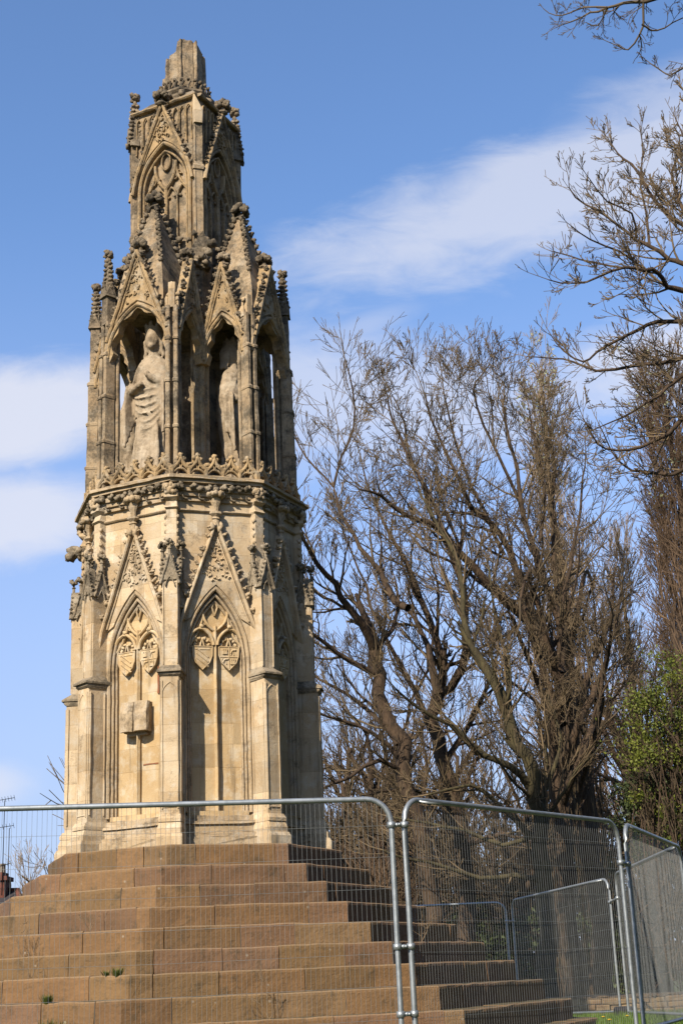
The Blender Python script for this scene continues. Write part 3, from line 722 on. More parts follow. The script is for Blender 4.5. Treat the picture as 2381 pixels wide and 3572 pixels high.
# ---- statues
def statue(az, rad, zfloor, H, turn, seed, name, label, lean=0.):
    rg = random.Random(seed); m = MB(); rings = []
    NR = 44
    for i in range(27):
        t = i / 26; z = t * 1.48
        w = np.interp(z, [0, .1, .5, .60, .85, 1.05, 1.28, 1.38, 1.44, 1.48], [.235, .225, .195, .22, .255, .265, .225, .195, .14, .075])
        d = np.interp(z, [0, .1, .5, .85, 1.05, 1.28, 1.40, 1.48], [.19, .18, .155, .17, .165, .145, .11, .06])
        sx = .045 * math.sin(t * 3.1 + .3) + lean * z; sy = .02 * math.sin(t * 4)
        fa = np.interp(z, [0, .6, 1.0, 1.48], [.16, .12, .05, .01])
        ring = []
        for j in range(NR):
            a = 2 * math.pi * j / NR
            hem = .50 + .17 * math.sin(a * 1.0 + .9) + .035 * math.sin(a * 6 + seed)
            fold = 1 - 2 * abs(math.sin(a * 6.5 + .8 * z + seed)) ** .7; f2 = math.sin(a * 15 - 1.2 * z + seed * 2)
            fo = np.interp(z, [0, .4, .8], [.17, .15, .10]) if z < hem else np.interp(z, [.4, 1.0, 1.48], [.05, .035, .01])
            k = 1 + fo * (fold * .7 + f2 * .22) + (.10 if hem < z < 1.2 else 0)
            ring.append(Vector((sx + w * k * math.cos(a), sy + d * k * math.sin(a), z)))
        rings.append(ring)
    m.loft(rings, True, True)
    # mantle over the front: hem falls in a diagonal curve
    for q in range(6):     # catenary folds of the mantle slung between the forearms
        pts = []; sag = .05 + .085 * q; rr = 1.12 + .03 * (q % 2)
        for i in range(11):
            t = i / 10; a = math.pi * (1.06 + .86 * t); pts.append((.03 + .205 * rr * math.cos(a), .17 * rr * math.sin(a), 1.06 - .012 * q - sag * math.sin(math.pi * t) ** .8 + .05 * (t - .5)))
        m.tube(pts, .011, .008, 7)
    for s, x0 in ((-1, -.19), (1, .17)):   # hanging ends of the mantle
        for q in range(5):
            x = x0 + s * .015 * q; zz = .62 - .07 * q + (.12 if s > 0 else 0); m.tube([(x, -.02 - .035 * q, 1.10), (x + .015 * s, -.06 - .03 * q, .85), (x + .01 * s, -.07 - .03 * q, zz)], .018, .020, 7)
    for q in range(7):
        x = -.15 + q * .05; m.tube([(x * .6, -.13, .85), (x * .9 + .02, -.165, .5), (x * 1.15, -.18, .02)], .018, .028, 6)
    m.tube([(-.24, -.06, 1.10), (-.17, -.16, 1.03), (-.06, -.215, 1.06)], .060, .036, 10); m.tube([(.24, -.06, 1.06), (.16, -.16, 1.10), (.05, -.215, 1.17)], .058, .036, 10)
    m.blob((-.04, -.225, 1.07), .040, IDT, k=2); m.blob((.04, -.225, 1.185), .040, IDT, k=3)
    for q in range(5):   # shoulder folds of the cloak
        for s_ in (-1, 1): m.tube([(s_ * .06, -.10, 1.42 - .02 * q), (s_ * (.13 + .01 * q), -.13, 1.28 - .03 * q), (s_ * (.22 + .006 * q), -.07, 1.10 - .035 * q)], .012, .016, 6)
    m.tube([(-.255, -.05, 1.06), (-.262, -.07, .85), (-.245, -.07, .60)], .040, .028, 8)
    hx = .045 * math.sin(3.1) + lean * 1.5
    m.tube([(hx, 0, 1.40), (hx, -.01, 1.56)], .075, .066, 12)
    def ell(c, r_):
        c = (c[0], c[1] * 1.15, 1.56 + (c[2] - 1.56) * 1.12); r_ = tuple(q * 1.15 for q in r_)
        rr = []
        for i in range(11):
            ph = -math.pi / 2 + math.pi * i / 10
            rr.append([Vector((c[0] + r_[0] * max(.02, math.cos(ph)) * math.cos(6.283 * j / 16), c[1] + r_[1] * max(.02, math.cos(ph)) * math.sin(6.283 * j / 16), c[2] + r_[2] * math.sin(ph))) for j in range(16)])
        m.loft(rr, True, True)
    ell((hx, -.025, 1.66), (.085, .10, .125)); ell((hx, -.115, 1.655), (.018, .03, .035)); ell((hx, -.09, 1.575), (.035, .03, .03))
    ell((hx, -.085, 1.70), (.06, .03, .018)); ell((hx, -.1, 1.612), (.03, .02, .010))
    for s in (-1, 1):
        ell((hx + s * .05, -.07, 1.63), (.03, .03, .035))
        for q in range(4): m.tube([(hx + s * (.07 + .012 * q), -.05 + .035 * q, 1.76), (hx + s * (.115 + .008 * q), -.03 + .035 * q, 1.66), (hx + s * (.10 + .006 * q), -.01 + .03 * q, 1.56), (hx + s * .13, .01 + .02 * q, 1.47)], .026, .026, 7)
    ell((hx, .02, 1.72), (.11, .105, .09))
    ring = [(hx + .105 * math.cos(i * .3927), -.0 + .105 * math.sin(i * .3927)) for i in range(16)]
    m.column(ring, [(1.775, 1.06), (1.825, 1.1)], step=1, cs=hx, cd=0)
    for i in range(8): m.blob((hx + .105 * math.cos(i * .785), .105 * math.sin(i * .785), 1.85), .026, IDT, (1, 1, 1.3))
    m.column([(.27 * math.cos(i * .7854 + .39), .24 * math.sin(i * .7854 + .39)) for i in range(8)], [(-.14, 1), (-.02, 1), (.0, .9)], step=1)
    tmp = m.build('tmp', M_STAT, None, 0)
    md = tmp.modifiers.new('r', 'REMESH'); md.mode = 'VOXEL'; md.voxel_size = .015; md.use_smooth_shade = True
    dg = bpy.context.evaluated_depsgraph_get(); me = bpy.data.meshes.new_from_object(tmp.evaluated_get(dg)); bpy.data.objects.remove(tmp)
    for v in me.vertices:
        p = Vector(v.co); v.co = p + v.normal * (noise.noise(p * 11 + Vector((seed, 0, 0))) * .008 + noise.noise(p * 34) * .004)
    me.name = name
    for p in me.polygons: p.use_smooth = True
    if not me.materials: me.materials.append(M_STAT)
    o = bpy.data.objects.new(name, me); COL.objects.link(o)
    a = R(az); o.scale = (H / 1.86 * .92, H / 1.86 * .95, H / 1.86); o.location = (rad * math.cos(a), rad * math.sin(a), zfloor + .14 * H / 1.86); o.rotation_euler.z = a + math.pi / 2 + R(turn)
    tag(o, label, 'statue', 'carved figures standing in the niches of the monument')
    return o
statue(FL - 3, .90, ZF, 2.16, 14, 1, 'statue', 'crowned robed statue standing sunlit in the left front niche of the monument', .03)
statue(FR - 2, .72, ZF, 2.10, -6, 5, 'statue', 'draped statue with its head in shade, seen through the narrow right arch of the monument', -.02)
statue(FL - 90, .90, ZF, 2.12, 0, 9, 'statue', 'statue seen from behind as a brown outline beside the left opening of the monument', .0)

# ---- stage three
TU = frame(FL); HU = .545
zs3, za3, hw3 = 11.42, 12.14, .42
a3 = arch(hw3, zs3, za3, 10)
m = MB()
L = [(-HU, 9.5), (-hw3, 9.5)] + [p for p in a3 if p[0] <= 0] + [(0, 12.78), (-HU, 12.78)]
m.prism(L, .46, HU, TU, .2); m.prism([(-s, z) for s, z in L][::-1], .46, HU, TU, .2)
m.prism([(-.45, 9.5), (.45, 9.5), (.45, 12.3), (-.45, 12.3)], .40, .485, TU, .25)
w3 = m.build('upper_wall', M_UP, cross, .006)
m = MB()
m.sweep([(-hw3, 10.3)] + a3 + [(hw3, 10.3)], .05, .48, .60, TU); m.sweep([(-.36, 10.3)] + arch(.36, zs3, 12.02, 10) + [(.36, 10.3)], .03, .48, .565, TU)
m.sweep([(0, 10.2), (0, 11.44)], .055, .48, .56, TU)
for s in (-1, 1):
    m.sweep([(s * x, z) for x, z in arc((0, 11.40), (.175, 11.82), -.22)], .04, .48, .56, TU)
    m.sweep([(s * x, z) for x, z in arc((.355, 11.35), (.175, 11.82), .22)], .03, .48, .545, TU)
    m.sweep([(s * .18, 10.3), (s * .18, 11.30)], .026, .48, .535, TU)
    for c in (.09, .27):
        m.sweep([(s * x, z) for x, z in arc((c - .08, 11.26), (c, 11.42), .2, 5) + arc((c, 11.42), (c + .08, 11.26), .2, 5)[1:]], .022, .48, .535, TU)
        for q in (-1, 1): m.blob((s * (c + q * .045), .51, 11.27), .018, TU)
    for q in range(6): an = q * 1.047; m.sweep(arc((s * .18, 11.60), (s * .18 + .075 * math.cos(an), 11.60 + .075 * math.sin(an)), .5, 4), .018, .48, .53, TU)
    m.sweep([(s * x, z) for x, z in arc((.0, 11.72), (.07, 11.86), -.3, 5) + arc((.07, 11.86), (0, 12.0), -.3, 5)[1:]], .022, .48, .54, TU)
m.build('tracery', M_OCH, w3, .005)
m = MB(); hb3 = .50
fill = [(-hb3 + .06, 11.72)] + [(s, z) for s, z in arch(hw3 + .02, zs3, za3 + .04, 10) if z > 11.72] + [(hb3 - .06, 11.72), (0, 12.70)]
m.prism(fill, .56, .605, TU, .15)
for s in (-1, 1):
    m.sweep([(s * hb3, 11.40), (s * (hb3 - .07), 11.70), (0, 12.76)], .045, .56, .66, TU); m.sweep([(s * .34, 11.86), (0, 12.62)], .02, .56, .63, TU)
    for i in range(3):    # blind arcading behind the gable
        c = s * (.20 + .11 * i); zz = 12.56
        m.sweep([(c - .045, 12.3 - .12 * i)] + [(c + x, z) for x, z in arch(.045, zz, zz + .09, 4)] + [(c + .045, 12.3 - .12 * i)], .016, .56, .59, TU)
for i in range(30):
    z = rng.uniform(12.18, 12.58); w_ = (12.66 - z) * .33; s = rng.uniform(-w_, w_); an = rng.uniform(0, 6.28)
    m.sweep(arc((s, z), (s + .05 * math.cos(an), z + .05 * math.sin(an)), .8, 4), .016, .60, .63, TU)
m.sweep([(-.55, 12.76), (.55, 12.76)], .05, .5, .62, TU)
g3 = m.build('upper_gable', M_OCH, w3, .008, 9)
m = MB()
for s in (-1, 1): crockets(m, [(-.46, 11.62), (-.03, 12.72)] if s < 0 else [(.03, 12.72), (.46, 11.62)], TU, .625, .085, .028)
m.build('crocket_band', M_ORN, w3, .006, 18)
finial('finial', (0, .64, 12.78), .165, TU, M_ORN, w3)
for k in range(1, 4): rcopy(w3, 90 * k)
m = MB(); TQ = frame(FL - 45)
m.column(sn(.070, .62, .79), [(9.9, 1), (11.58, 1)], TQ, .12); m.column(sn(.085, .62, .815), [(11.55, .94), (11.60, 1), (11.64, .84)], TQ, 1, 0, .7)
m.column(sn(.064, .62, .80), [(11.6, 1), (12.3, 1)], TQ, .12)
for s in (-.05, .05): m.box(s - .012, s + .012, .78, .80, 10.3, 11.52, TQ, .004); m.box(s - .010, s + .010, .79, .812, 11.68, 12.25, TQ, .004)
cb = m.build('corner_buttress', M_UP, cross, .006)
m = MB()
for s in (-1, 1): m.sweep([(s * .10, 12.22), (0, 12.62)], .03, .70, .83, TQ)
m.prism([(-.08, 12.25), (.08, 12.25), (0, 12.56)], .64, .86, TQ, .1)
m.prism([(-.08, 12.25), (.08, 12.25), (0, 12.5)], -.085, .085, lambda q, d, h: TQ(d, .76 + q, h), .1)
m.column([(x, y + .77) for x, y in sq(.085)], [(12.3, 1), (12.98, .3)], TQ, .1, 0, .75)
for i in range(9):
    z = 12.36 + i * .07; q = .085 * (1 - .7 * (z - 12.3) / .68)
    for sx in (-1, 1):
        for sy in (-1, 1): m.blob((sx * q, .75 + sy * q, z + rng.uniform(-.015, .015)), .032, TQ, (1, 1, .8))
m.column([(.03 * math.cos(i * .7854), .75 + .03 * math.sin(i * .7854)) for i in range(8)], [(12.94, .8), (12.98, 1.3), (13.0, .8), (13.03, .8)], TQ, 1, 0, .75)
for i in range(8): m.blob((.036 * math.cos(i * .8), .75 + .036 * math.sin(i * .8), 13.07 + .028 * (i % 3)), .042, TQ)
m.blob((0, .85, 12.24), .04, TQ)
pn = m.build('pinnacle', M_ORN, cross, .006, 14)
for k in (1, 2, 3):
    rcopy(cb, 90 * k)
    if k != 1: rcopy(pn, 90 * k)
m = MB(); T = frame(FF); pp = sn(.066, .60, .835)
rings = [[T(s, d, z) for s, d in pp] for z in (12.28, 12.36, 12.44)]
rings.append([T(s, d, 12.50 + (.24 if s < .02 else .0) + (.0 if d > .7 else .15)) for s, d in pp]); m.loft(rings)
b = m.build('broken_pinnacle', M_WALL, cross, .012, 14); b['label'] = 'stump of a corner pinnacle with a pale fresh break'
# cap and broken octagonal shaft
m = MB()
m.column([(x, y) for x, y in sq(.53)], [(12.6, 1), (12.80, 1), (12.86, .92), (13.02, .68)], TU, .1)
m.column(ring8(.46), [(12.80, .95), (12.92, 1.0), (12.96, 1.06), (13.0, .96), (13.05, .9), (13.09, .98), (13.12, .98), (13.16, .86)], step=.05)
for i in range(26):
    a = rng.uniform(0, 6.28); m.blob((.47 * math.cos(a), .47 * math.sin(a), 12.9 + rng.uniform(-.08, .08)), rng.uniform(.03, .055))
cap = m.build('collar', M_ORN, cross, .012, 9)
m = MB()
for i in range(24):
    a = i * 2 * math.pi / 24; r_ = .37
    m.sweep([(0, 13.12), (0, 13.2), (.03, 13.27)], .03, r_ - .02, r_ + .02, frame(math.degrees(a))); m.blob((0, r_ + .005, 13.29), .026, frame(math.degrees(a)))
m.build('leaf_cresting', M_ORN, cap, .006, 14)
m = MB(); NS = 64; rings = []
def rs(a):
    # octagon with a roll on each corner
    b = (math.degrees(a) + 93.26) % 45; e = min(b, 45 - b)
    rr = .312 * math.cos(math.pi / 8) / math.cos(R(22.5 - e)) if True else 0
    return rr + (.022 if e < 3.2 else (-.012 if e < 7 else 0))
def topz(a):
    az = (math.degrees(a) + 360) % 360; k = math.cos(R(az - 285)); t = 13.70 + .34 * max(0, k) ** .6 + .05 * noise.noise(Vector((a * 3, 1, 0))) + .06 * noise.noise(Vector((a * 9, 5, 0)))
    d = (az - 222 + 540) % 360 - 180
    if abs(d) < 34: t -= .16
    d = (az - 180 + 540) % 360 - 180
    if abs(d) < 34: t -= .12
    return t
AN = sorted(set([round(-93.26 + 45 * i + o, 3) for i in range(8) for o in (-22.5, -14, -9, -5, -3, 0, 3, 5, 9, 14)]))
AN = [R(a) for a in AN]
for f in (0, .08, .2, .35, .5, .65, .8, .92, 1.0):
    ring = []
    for a in AN:
        zt = topz(a); z = 13.1 + (zt - 13.1) * f; r_ = rs(a) * (1 + (.06 if f == 0 else 0) - .02 * f); ring.append(Vector((r_ * math.cos(a), r_ * math.sin(a), z)))
    rings.append(ring)
rings.append([Vector((.5 * rs(a) * math.cos(a), .5 * rs(a) * math.sin(a), topz(a) - .12)) for a in AN])
rings.append([Vector((.1 * math.cos(a), .1 * math.sin(a), 13.6)) for a in AN])
m.loft(rings)
b = m.build('broken_shaft', M_UP, cross, .010, 12); b['label'] = 'octagonal stump of the lost cross head, broken off unevenly'
LEAN = {'upper_wall': .03, 'corner_buttress': .03, 'collar': .04, 'broken_shaft': .045}
for o in list(cross.children):
    b_ = o.name.split('.')[0]; dx = LEAN.get(b_, .03 if (b_ == 'pinnacle' or (b_ == 'broken_pinnacle')) else 0)
    if dx: o.location.x -= dx

# ================================================================== GROUND
def gz(x, y):
    d = max(0., y - 2.0); return -.03 * min(d, 60) - (.0 if d < 60 else .004 * (d - 60))
gx = sorted(set([-900, -400, -150, -60, -30] + [i * 2.0 for i in range(-10, 16)] + [45, 80, 200, 500, 900])); gy = sorted(set([-60, -30, -20] + [-16 + i * 2.0 for i in range(30)] + [55, 70, 120, 300, 900, 1500]))
m = MB(); vs = [Vector((x, y, gz(x, y) + (.03 * noise.noise(Vector((x * .3, y * .3, 0))) if abs(x) < 40 and abs(y) < 50 else 0))) for y in gy for x in gx]
nx = len(gx); m.add(vs, [[j * nx + i, j * nx + i + 1, (j + 1) * nx + i + 1, (j + 1) * nx + i] for j in range(len(gy) - 1) for i in range(nx - 1)], True)
M_GROUND = simple('turf', (.075, .11, .02), (.11, .12, .035), 3, bump=.5, dist=.05)
tag(m.build('ground', M_GROUND, None, 0), kind='structure')

# ================================================================== TUBES (numpy)
def tubes(name, polys, mat, parent=None, batches=()):
    """polys: list of (Nx3 array, N radii, sides); one mesh"""
    VS, FS, base = [], [], 0
    by = {}
    for P, r_, s in polys: by.setdefault((len(P), s), []).append((P, r_))
    jobs = [(n, s, np.array([[tuple(v) for v in p] for p, _ in lst], float), np.array([q for _, q in lst], float)) for (n, s), lst in by.items()] + [(4, 3, P, r_) for P, r_ in batches]
    for n, s, P, r_ in jobs:
        k = len(P)
        t = np.empty_like(P); t[:, 1:-1] = P[:, 2:] - P[:, :-2]; t[:, 0] = P[:, 1] - P[:, 0]; t[:, -1] = P[:, -1] - P[:, -2]
        t /= np.linalg.norm(t, axis=2, keepdims=True) + 1e-9
        ax = P[:, -1] - P[:, 0]; ref = np.where((np.abs(ax[:, 2]) > .8 * np.linalg.norm(ax, axis=1))[:, None], np.array([1., .13, 0]), np.array([0, .11, 1.]))[:, None, :]
        a = np.cross(t, ref); a /= np.linalg.norm(a, axis=2, keepdims=True) + 1e-9; b = np.cross(t, a)
        an = np.arange(s) * 2 * np.pi / s
        V = P[:, :, None, :] + r_[:, :, None, None] * (a[:, :, None, :] * np.cos(an)[None, None, :, None] + b[:, :, None, :] * np.sin(an)[None, None, :, None])
        VS.append(V.reshape(-1, 3))
        idx = np.arange(k * n * s).reshape(k, n, s) + base; nxt = np.roll(idx, -1, axis=2)
        FS.append(np.stack([idx[:, :-1], nxt[:, :-1], nxt[:, 1:], idx[:, 1:]], -1).reshape(-1, 4)); base += k * n * s
    V = np.concatenate(VS); F = np.concatenate(FS).astype(np.int32)
    me = bpy.data.meshes.new(name); me.vertices.add(len(V)); me.vertices.foreach_set('co', V.ravel())
    me.loops.add(F.size); me.loops.foreach_set('vertex_index', F.ravel()); me.polygons.add(len(F))
    me.polygons.foreach_set('loop_start', np.arange(len(F), dtype=np.int32) * 4); me.polygons.foreach_set('loop_total', np.full(len(F), 4, dtype=np.int32))
    me.polygons.foreach_set('use_smooth', np.ones(len(F), bool)); me.materials.append(mat); me.update(calc_edges=True); me.validate()
    o = bpy.data.objects.new(name, me); COL.objects.link(o)
    if parent: o.parent = parent; o.location = -Vector(parent.location)
    return o
def quads(name, C, X, Y, mat, parent=None):
    C, X, Y = (np.array(q, float) for q in (C, X, Y)); V = np.stack([C - X, C - Y * .6 + X * .1, C + X, C + Y], 1).reshape(-1, 3); F = np.arange(len(V), dtype=np.int32)
    me = bpy.data.meshes.new(name); me.vertices.add(len(V)); me.vertices.foreach_set('co', V.ravel()); me.loops.add(len(V)); me.loops.foreach_set('vertex_index', F)
    n = len(C); me.polygons.add(n); me.polygons.foreach_set('loop_start', np.arange(n, dtype=np.int32) * 4); me.polygons.foreach_set('loop_total', np.full(n, 4, dtype=np.int32))
    me.materials.append(mat); me.update(calc_edges=True); o = bpy.data.objects.new(name, me); COL.objects.link(o)
    if parent: o.parent = parent; o.location = -Vector(parent.location)
    return o

# ================================================================== TREES
UPV = Vector((0, 0, 1))
def rv(rg): return Vector((rg.gauss(0, 1), rg.gauss(0, 1), rg.gauss(0, 1)))
def grow(rg, out, p, d, L, r0, lvl, S):
    """one branch: wanders, curves up, sprouts children; S holds the habit of the species"""
    if lvl >= S['max']:
        out[2].append((p, d, L * S.get('sprL', 1.95), r0)); return
    n = max(3, min(9, int(L / S['seg'])))
    st = L / n; pts = [p.copy()]; rad = [r0]; kids = []; tip = S['tip']
    trop = S['trop'][min(lvl, len(S['trop']) - 1)]; wig = S['wig']
    dirs = []
    for i in range(n):
        d = (d + rv(rg) * wig + UPV * trop).normalized(); p = p + d * st; t = (i + 1) / n
        pts.append(p.copy()); rad.append(max(tip, r0 * (1 - S['tap'] * t))); dirs.append(d)
    out[0 if r0 > S['thick'] else 1].append((pts, rad, 6 if r0 > .06 else (4 if r0 > .02 else 3)))
    if lvl >= S['max']: return
    nb = S['nb'][min(lvl, len(S['nb']) - 1)]; nb = max(1, int(nb * rg.uniform(.75, 1.25)))
    for j in range(nb):
        t = S['t0'] + (1 - S['t0']) * (j + rg.random()) / nb; k = min(n - 1, int(t * n)); f = t * n - k
        q = pts[k].lerp(pts[k + 1], min(1, max(0, f))); dd = dirs[k]
        s = dd.cross(rv(rg)).normalized(); ang = R(rg.uniform(*S['ang'])); nd = dd * math.cos(ang) + s * math.sin(ang)
        LL = L * S['ratio'] * (1.15 - .65 * t) * rg.uniform(.7, 1.25)
        if LL < S['minL']: continue
        rr = max(tip, min(rad[k] * .62, r0 * .55))
        grow(rg, out, q, nd, LL, rr, lvl + 1, S)
def limb(rg, out, pts, r0, r1, S, lvl, Lc, spread=1.0, n0=.15, dens=1.0, sides=8):
    """a hand-placed limb through given points, with grown children"""
    P = [Vector(p) for p in pts]; fine = []
    for i in range(len(P) - 1):
        a, b = P[i], P[i + 1]; a0 = P[max(0, i - 1)]; b1 = P[min(len(P) - 1, i + 2)]
        m_ = max(2, int((b - a).length / .45))
        for j in range(m_):
            t = j / m_; t2, t3 = t * t, t * t * t
            fine.append(.5 * ((2 * a) + (b - a0) * t + (2 * a0 - 5 * a + 4 * b - b1) * t2 + (3 * a - a0 - 3 * b + b1) * t3))
    fine.append(P[-1]); n = len(fine)
    r0 *= S.get('rk', 1.0)
    fine = [p + rv(rg) * min(.05, r0 * .25) if 0 < i < n - 1 else p for i, p in enumerate(fine)]
    rad = [r0 + (r1 - r0) * (i / (n - 1)) ** .85 for i in range(n)]
    out[0].append((fine, rad, sides))
    dens *= S.get('dk', 1.05)
    tot = sum((fine[i + 1] - fine[i]).length for i in range(n - 1)); cnt = int(tot * dens)
    for j in range(cnt):
        t = n0 + (1 - n0) * (j + rg.random()) / cnt; k = min(n - 2, int(t * (n - 1)))
        q = fine[k].lerp(fine[k + 1], rg.random()); dd = (fine[k + 1] - fine[k]).normalized()
        s = dd.cross(rv(rg)).normalized(); ang = R(rg.uniform(*S['ang'])) * spread; nd = dd * math.cos(ang) + s * math.sin(ang)
        L = Lc * (1.1 - .55 * t) * rg.uniform(.6, 1.3); rr = max(S['tip'], min(rad[k] * .5, .014 + L * .016))
        grow(rg, out, q, nd, L, rr, lvl, S)
    # leader carries on past the end
    grow(rg, out, fine[-1], (fine[-1] - fine[-2]).normalized(), Lc * .6, r1, lvl, S)
ASH = dict(max=3, seg=.22, tip=.006, trop=(.10, .12, .16, .2), wig=.13, tap=.72, thick=.035, nb=(6, 4, 3), t0=.15, ang=(24, 52), ratio=.54, minL=.12)
def make_sprays(seed, style):
    """a small library of twig sprays of unit length: lists of 4-point polylines"""
    rg = random.Random(seed); lib = []
    for k in range(10):
        pl = []
        def tw(p, d, L, lv, r_):
            pts = [p]; dd = d
            for i in range(3): dd = (dd + rv(rg) * style['wig']).normalized(); p = p + dd * L / 3; pts.append(p)
            pl.append((np.array([q[:] for q in pts]), r_))
            if lv == 0: return
            n = style['n'][2 - lv]
            for j in range(n):
                t = .12 + .83 * (j + rg.random() * .6) / n; f = t * 3; a = min(2, int(f)); q = pts[a].lerp(pts[a + 1], f - a)
                ax = dd.cross(rv(rg)).normalized(); an = R(rg.uniform(*style['ang'])); nd = dd * math.cos(an) + ax * math.sin(an)
                tw(q, nd, L * style['r'] * (1.15 - .6 * t) * rg.uniform(.7, 1.3), lv - 1, r_ * .72)
        tw(Vector((0, 0, 0)), UPV.copy(), 1.0, 2, 1.0)
        lib.append((np.stack([a for a, _ in pl]), np.array([b for _, b in pl])))
    return lib
SPR = make_sprays(5, dict(wig=.085, n=(4, 1), ang=(16, 40), r=.60))
SPR_P = make_sprays(6, dict(wig=.07, n=(4, 2), ang=(10, 26), r=.62))
def spray_polys(rg, req, lib, tip, lift=.25):
    """turn spray requests (pos, dir, length, r) into big polyline batches"""
    res = []; by = {}
    for q in req: by.setdefault(rg.randrange(len(lib)), []).append(q)
    for k, lst in by.items():
        P, rr = lib[k]; M = len(lst)
        o = np.array([q[0][:] for q in lst]); d = np.array([q[1][:] for q in lst]); L = np.array([q[2] for q in lst]); r0 = np.array([q[3] for q in lst])
        rnd = np.array([rv(rg)[:] for _ in lst]); a = np.cross(d, rnd); a /= np.linalg.norm(a, axis=1, keepdims=True) + 1e-9; b = np.cross(d, a)
        W = (P[None, :, :, 0:1] * a[:, None, None, :] + P[None, :, :, 1:2] * b[:, None, None, :] + P[None, :, :, 2:3] * d[:, None, None, :]) * L[:, None, None, None]
        ds = np.linalg.norm(P, axis=2)[None]; W[..., 2] += lift * ds ** 2 * L[:, None, None]
        W += o[:, None, None, :]
        rad = np.maximum(tip, r0[:, None, None] * rr[None, :, None] * np.array([1, .8, .6, .45])[None, None, :])
        res.append((W.reshape(-1, 4, 3), rad.reshape(-1, 4) * np.ones((1, 4))))
    return res
def finish_tree(name, loc, out, label, mat_t, mat_w, cat='tree', group=None, lib=None, tip=.0064, lift=.25):
    root = tag(empty(name, loc), label, cat, group)
    if out[0]: tubes('trunk', out[0], mat_t, root)
    if out[1] or out[2]: tubes('crown', out[1], mat_w, root, spray_polys(random.Random(len(out[2])), out[2], lib or SPR, tip, lift))
    return root
def Pn(lst, d, dv=0, rg=None):
    """sketch points (x,y[,extra distance]) -> places at about distance d"""
    o = []; e = 0
    for i, q in enumerate(lst):
        e = q[2] if len(q) > 2 else (dv * i / max(1, len(lst) - 1)); o.append(at(q[0], q[1], d + e))
    return o
X3 = lambda lst: [(658.5 + .58 * q[0], 724 + .58 * q[1]) + tuple(q[2:]) for q in lst]
X4 = lambda lst: [(1119 + .3917 * q[0], .3917 * q[1]) + tuple(q[2:]) for q in lst]

def shoots(rg, out, pts, r, n, hmax):
    """thin upright shoots growing close against a trunk"""
    P = [Vector(p) for p in pts]
    for i in range(n):
        k = rg.randrange(len(P) - 1); q = P[k].lerp(P[k + 1], rg.random()); a = rg.uniform(0, 6.28); o = Vector((math.cos(a), math.sin(a), 0))
        h = rg.uniform(.4, 1) * hmax; q = q + o * r * rg.uniform(.85, 1.2); d = (P[min(k + 1, len(P) - 1)] - P[k]).normalized()
        pp = [q]
        for j in range(3): q = q + (d + rv(rg) * .07 + o * .06).normalized() * h / 3; pp.append(q)
        out[1].append((pp, [.012, .010, .008, .005], 3))
def tree_left():
    rg = random.Random(11); out = ([], [], []); d = 33; S = dict(ASH)
    base = at(1003, 2262, d); base.z = gz(base.x, base.y) - .1
    trunk = [base] + Pn(X3([(560, 2200), (500, 1950), (440, 1700), (385, 1560), (355, 1430), (345, 1330)]), d)
    limb(rg, out, trunk, .23, .15, S, 1, 2.4, 1, .25, 1.0, 10)
    limb(rg, out, Pn(X3([(345, 1330), (300, 1230), (220, 1110), (160, 1030), (100, 930), (40, 840), (-20, 780)]), d, -3), 0.112, 0.020, S, 1, 1.9, 1, .1, 2.3)
    limb(rg, out, Pn(X3([(350, 1330), (420, 1240), (440, 1130), (430, 1050)]), d, 1), 0.079, 0.020, S, 1, 1.4, 1, .1, 2)
    limb(rg, out, Pn(X3([(480, 1160), (430, 1130), (370, 1020), (290, 920), (240, 830), (195, 730), (185, 680)]), d, 1), 0.099, 0.020, S, 1, 1.7, 1, .1, 1.8)
    limb(rg, out, Pn(X3([(600, 1500), (560, 1300), (480, 1160)]), d + 1, 0), 0.132, 0.020, S, 1, 2.2, 1, .1, 2)
    limb(rg, out, Pn(X3([(185, 680), (215, 560), (265, 450), (262, 300), (238, 200)]), d + 1, 0), 0.036, 0.018, S, 2, 1.7, .8, .15, 2.8)
    limb(rg, out, Pn(X3([(185, 680), (110, 600), (50, 520), (20, 430)]), d + 1, 1), 0.030, 0.018, S, 2, 1.5, .9, .15, 2.8)
    limb(rg, out, Pn(X3([(360, 1430), (250, 1370), (150, 1300), (60, 1230), (0, 1180)]), d, -2), 0.079, 0.020, S, 1, 1.7, 1, .1, 2.2)
    limb(rg, out, Pn(X3([(440, 1700), (340, 1580), (230, 1500), (130, 1440), (60, 1400)]), d, 2), 0.066, 0.020, S, 1, 1.7, 1, .1, 2.2)
    limb(rg, out, Pn(X3([(470, 1830), (370, 1760), (240, 1830), (140, 1880), (80, 1900)]), d, -2), 0.066, 0.020, S, 1, 1.5, 1, .1, 2.2)
    limb(rg, out, Pn(X3([(460, 1790), (400, 1700), (280, 1620), (170, 1600), (120, 1560)]), d, -1), 0.066, 0.020, S, 1, 1.6, 1, .1, 2.2)
    limb(rg, out, Pn(X3([(590, 2150), (480, 2080), (360, 2050), (260, 2080), (180, 2060)]), d, -1), 0.053, 0.020, S, 1, 1.4, 1, .1, 2.4)
    finish_tree('ash_tree', base, out, 'bare tree whose trunk leans left toward the monument, its thin forked top against cloud', M_BARK, M_TWIG)
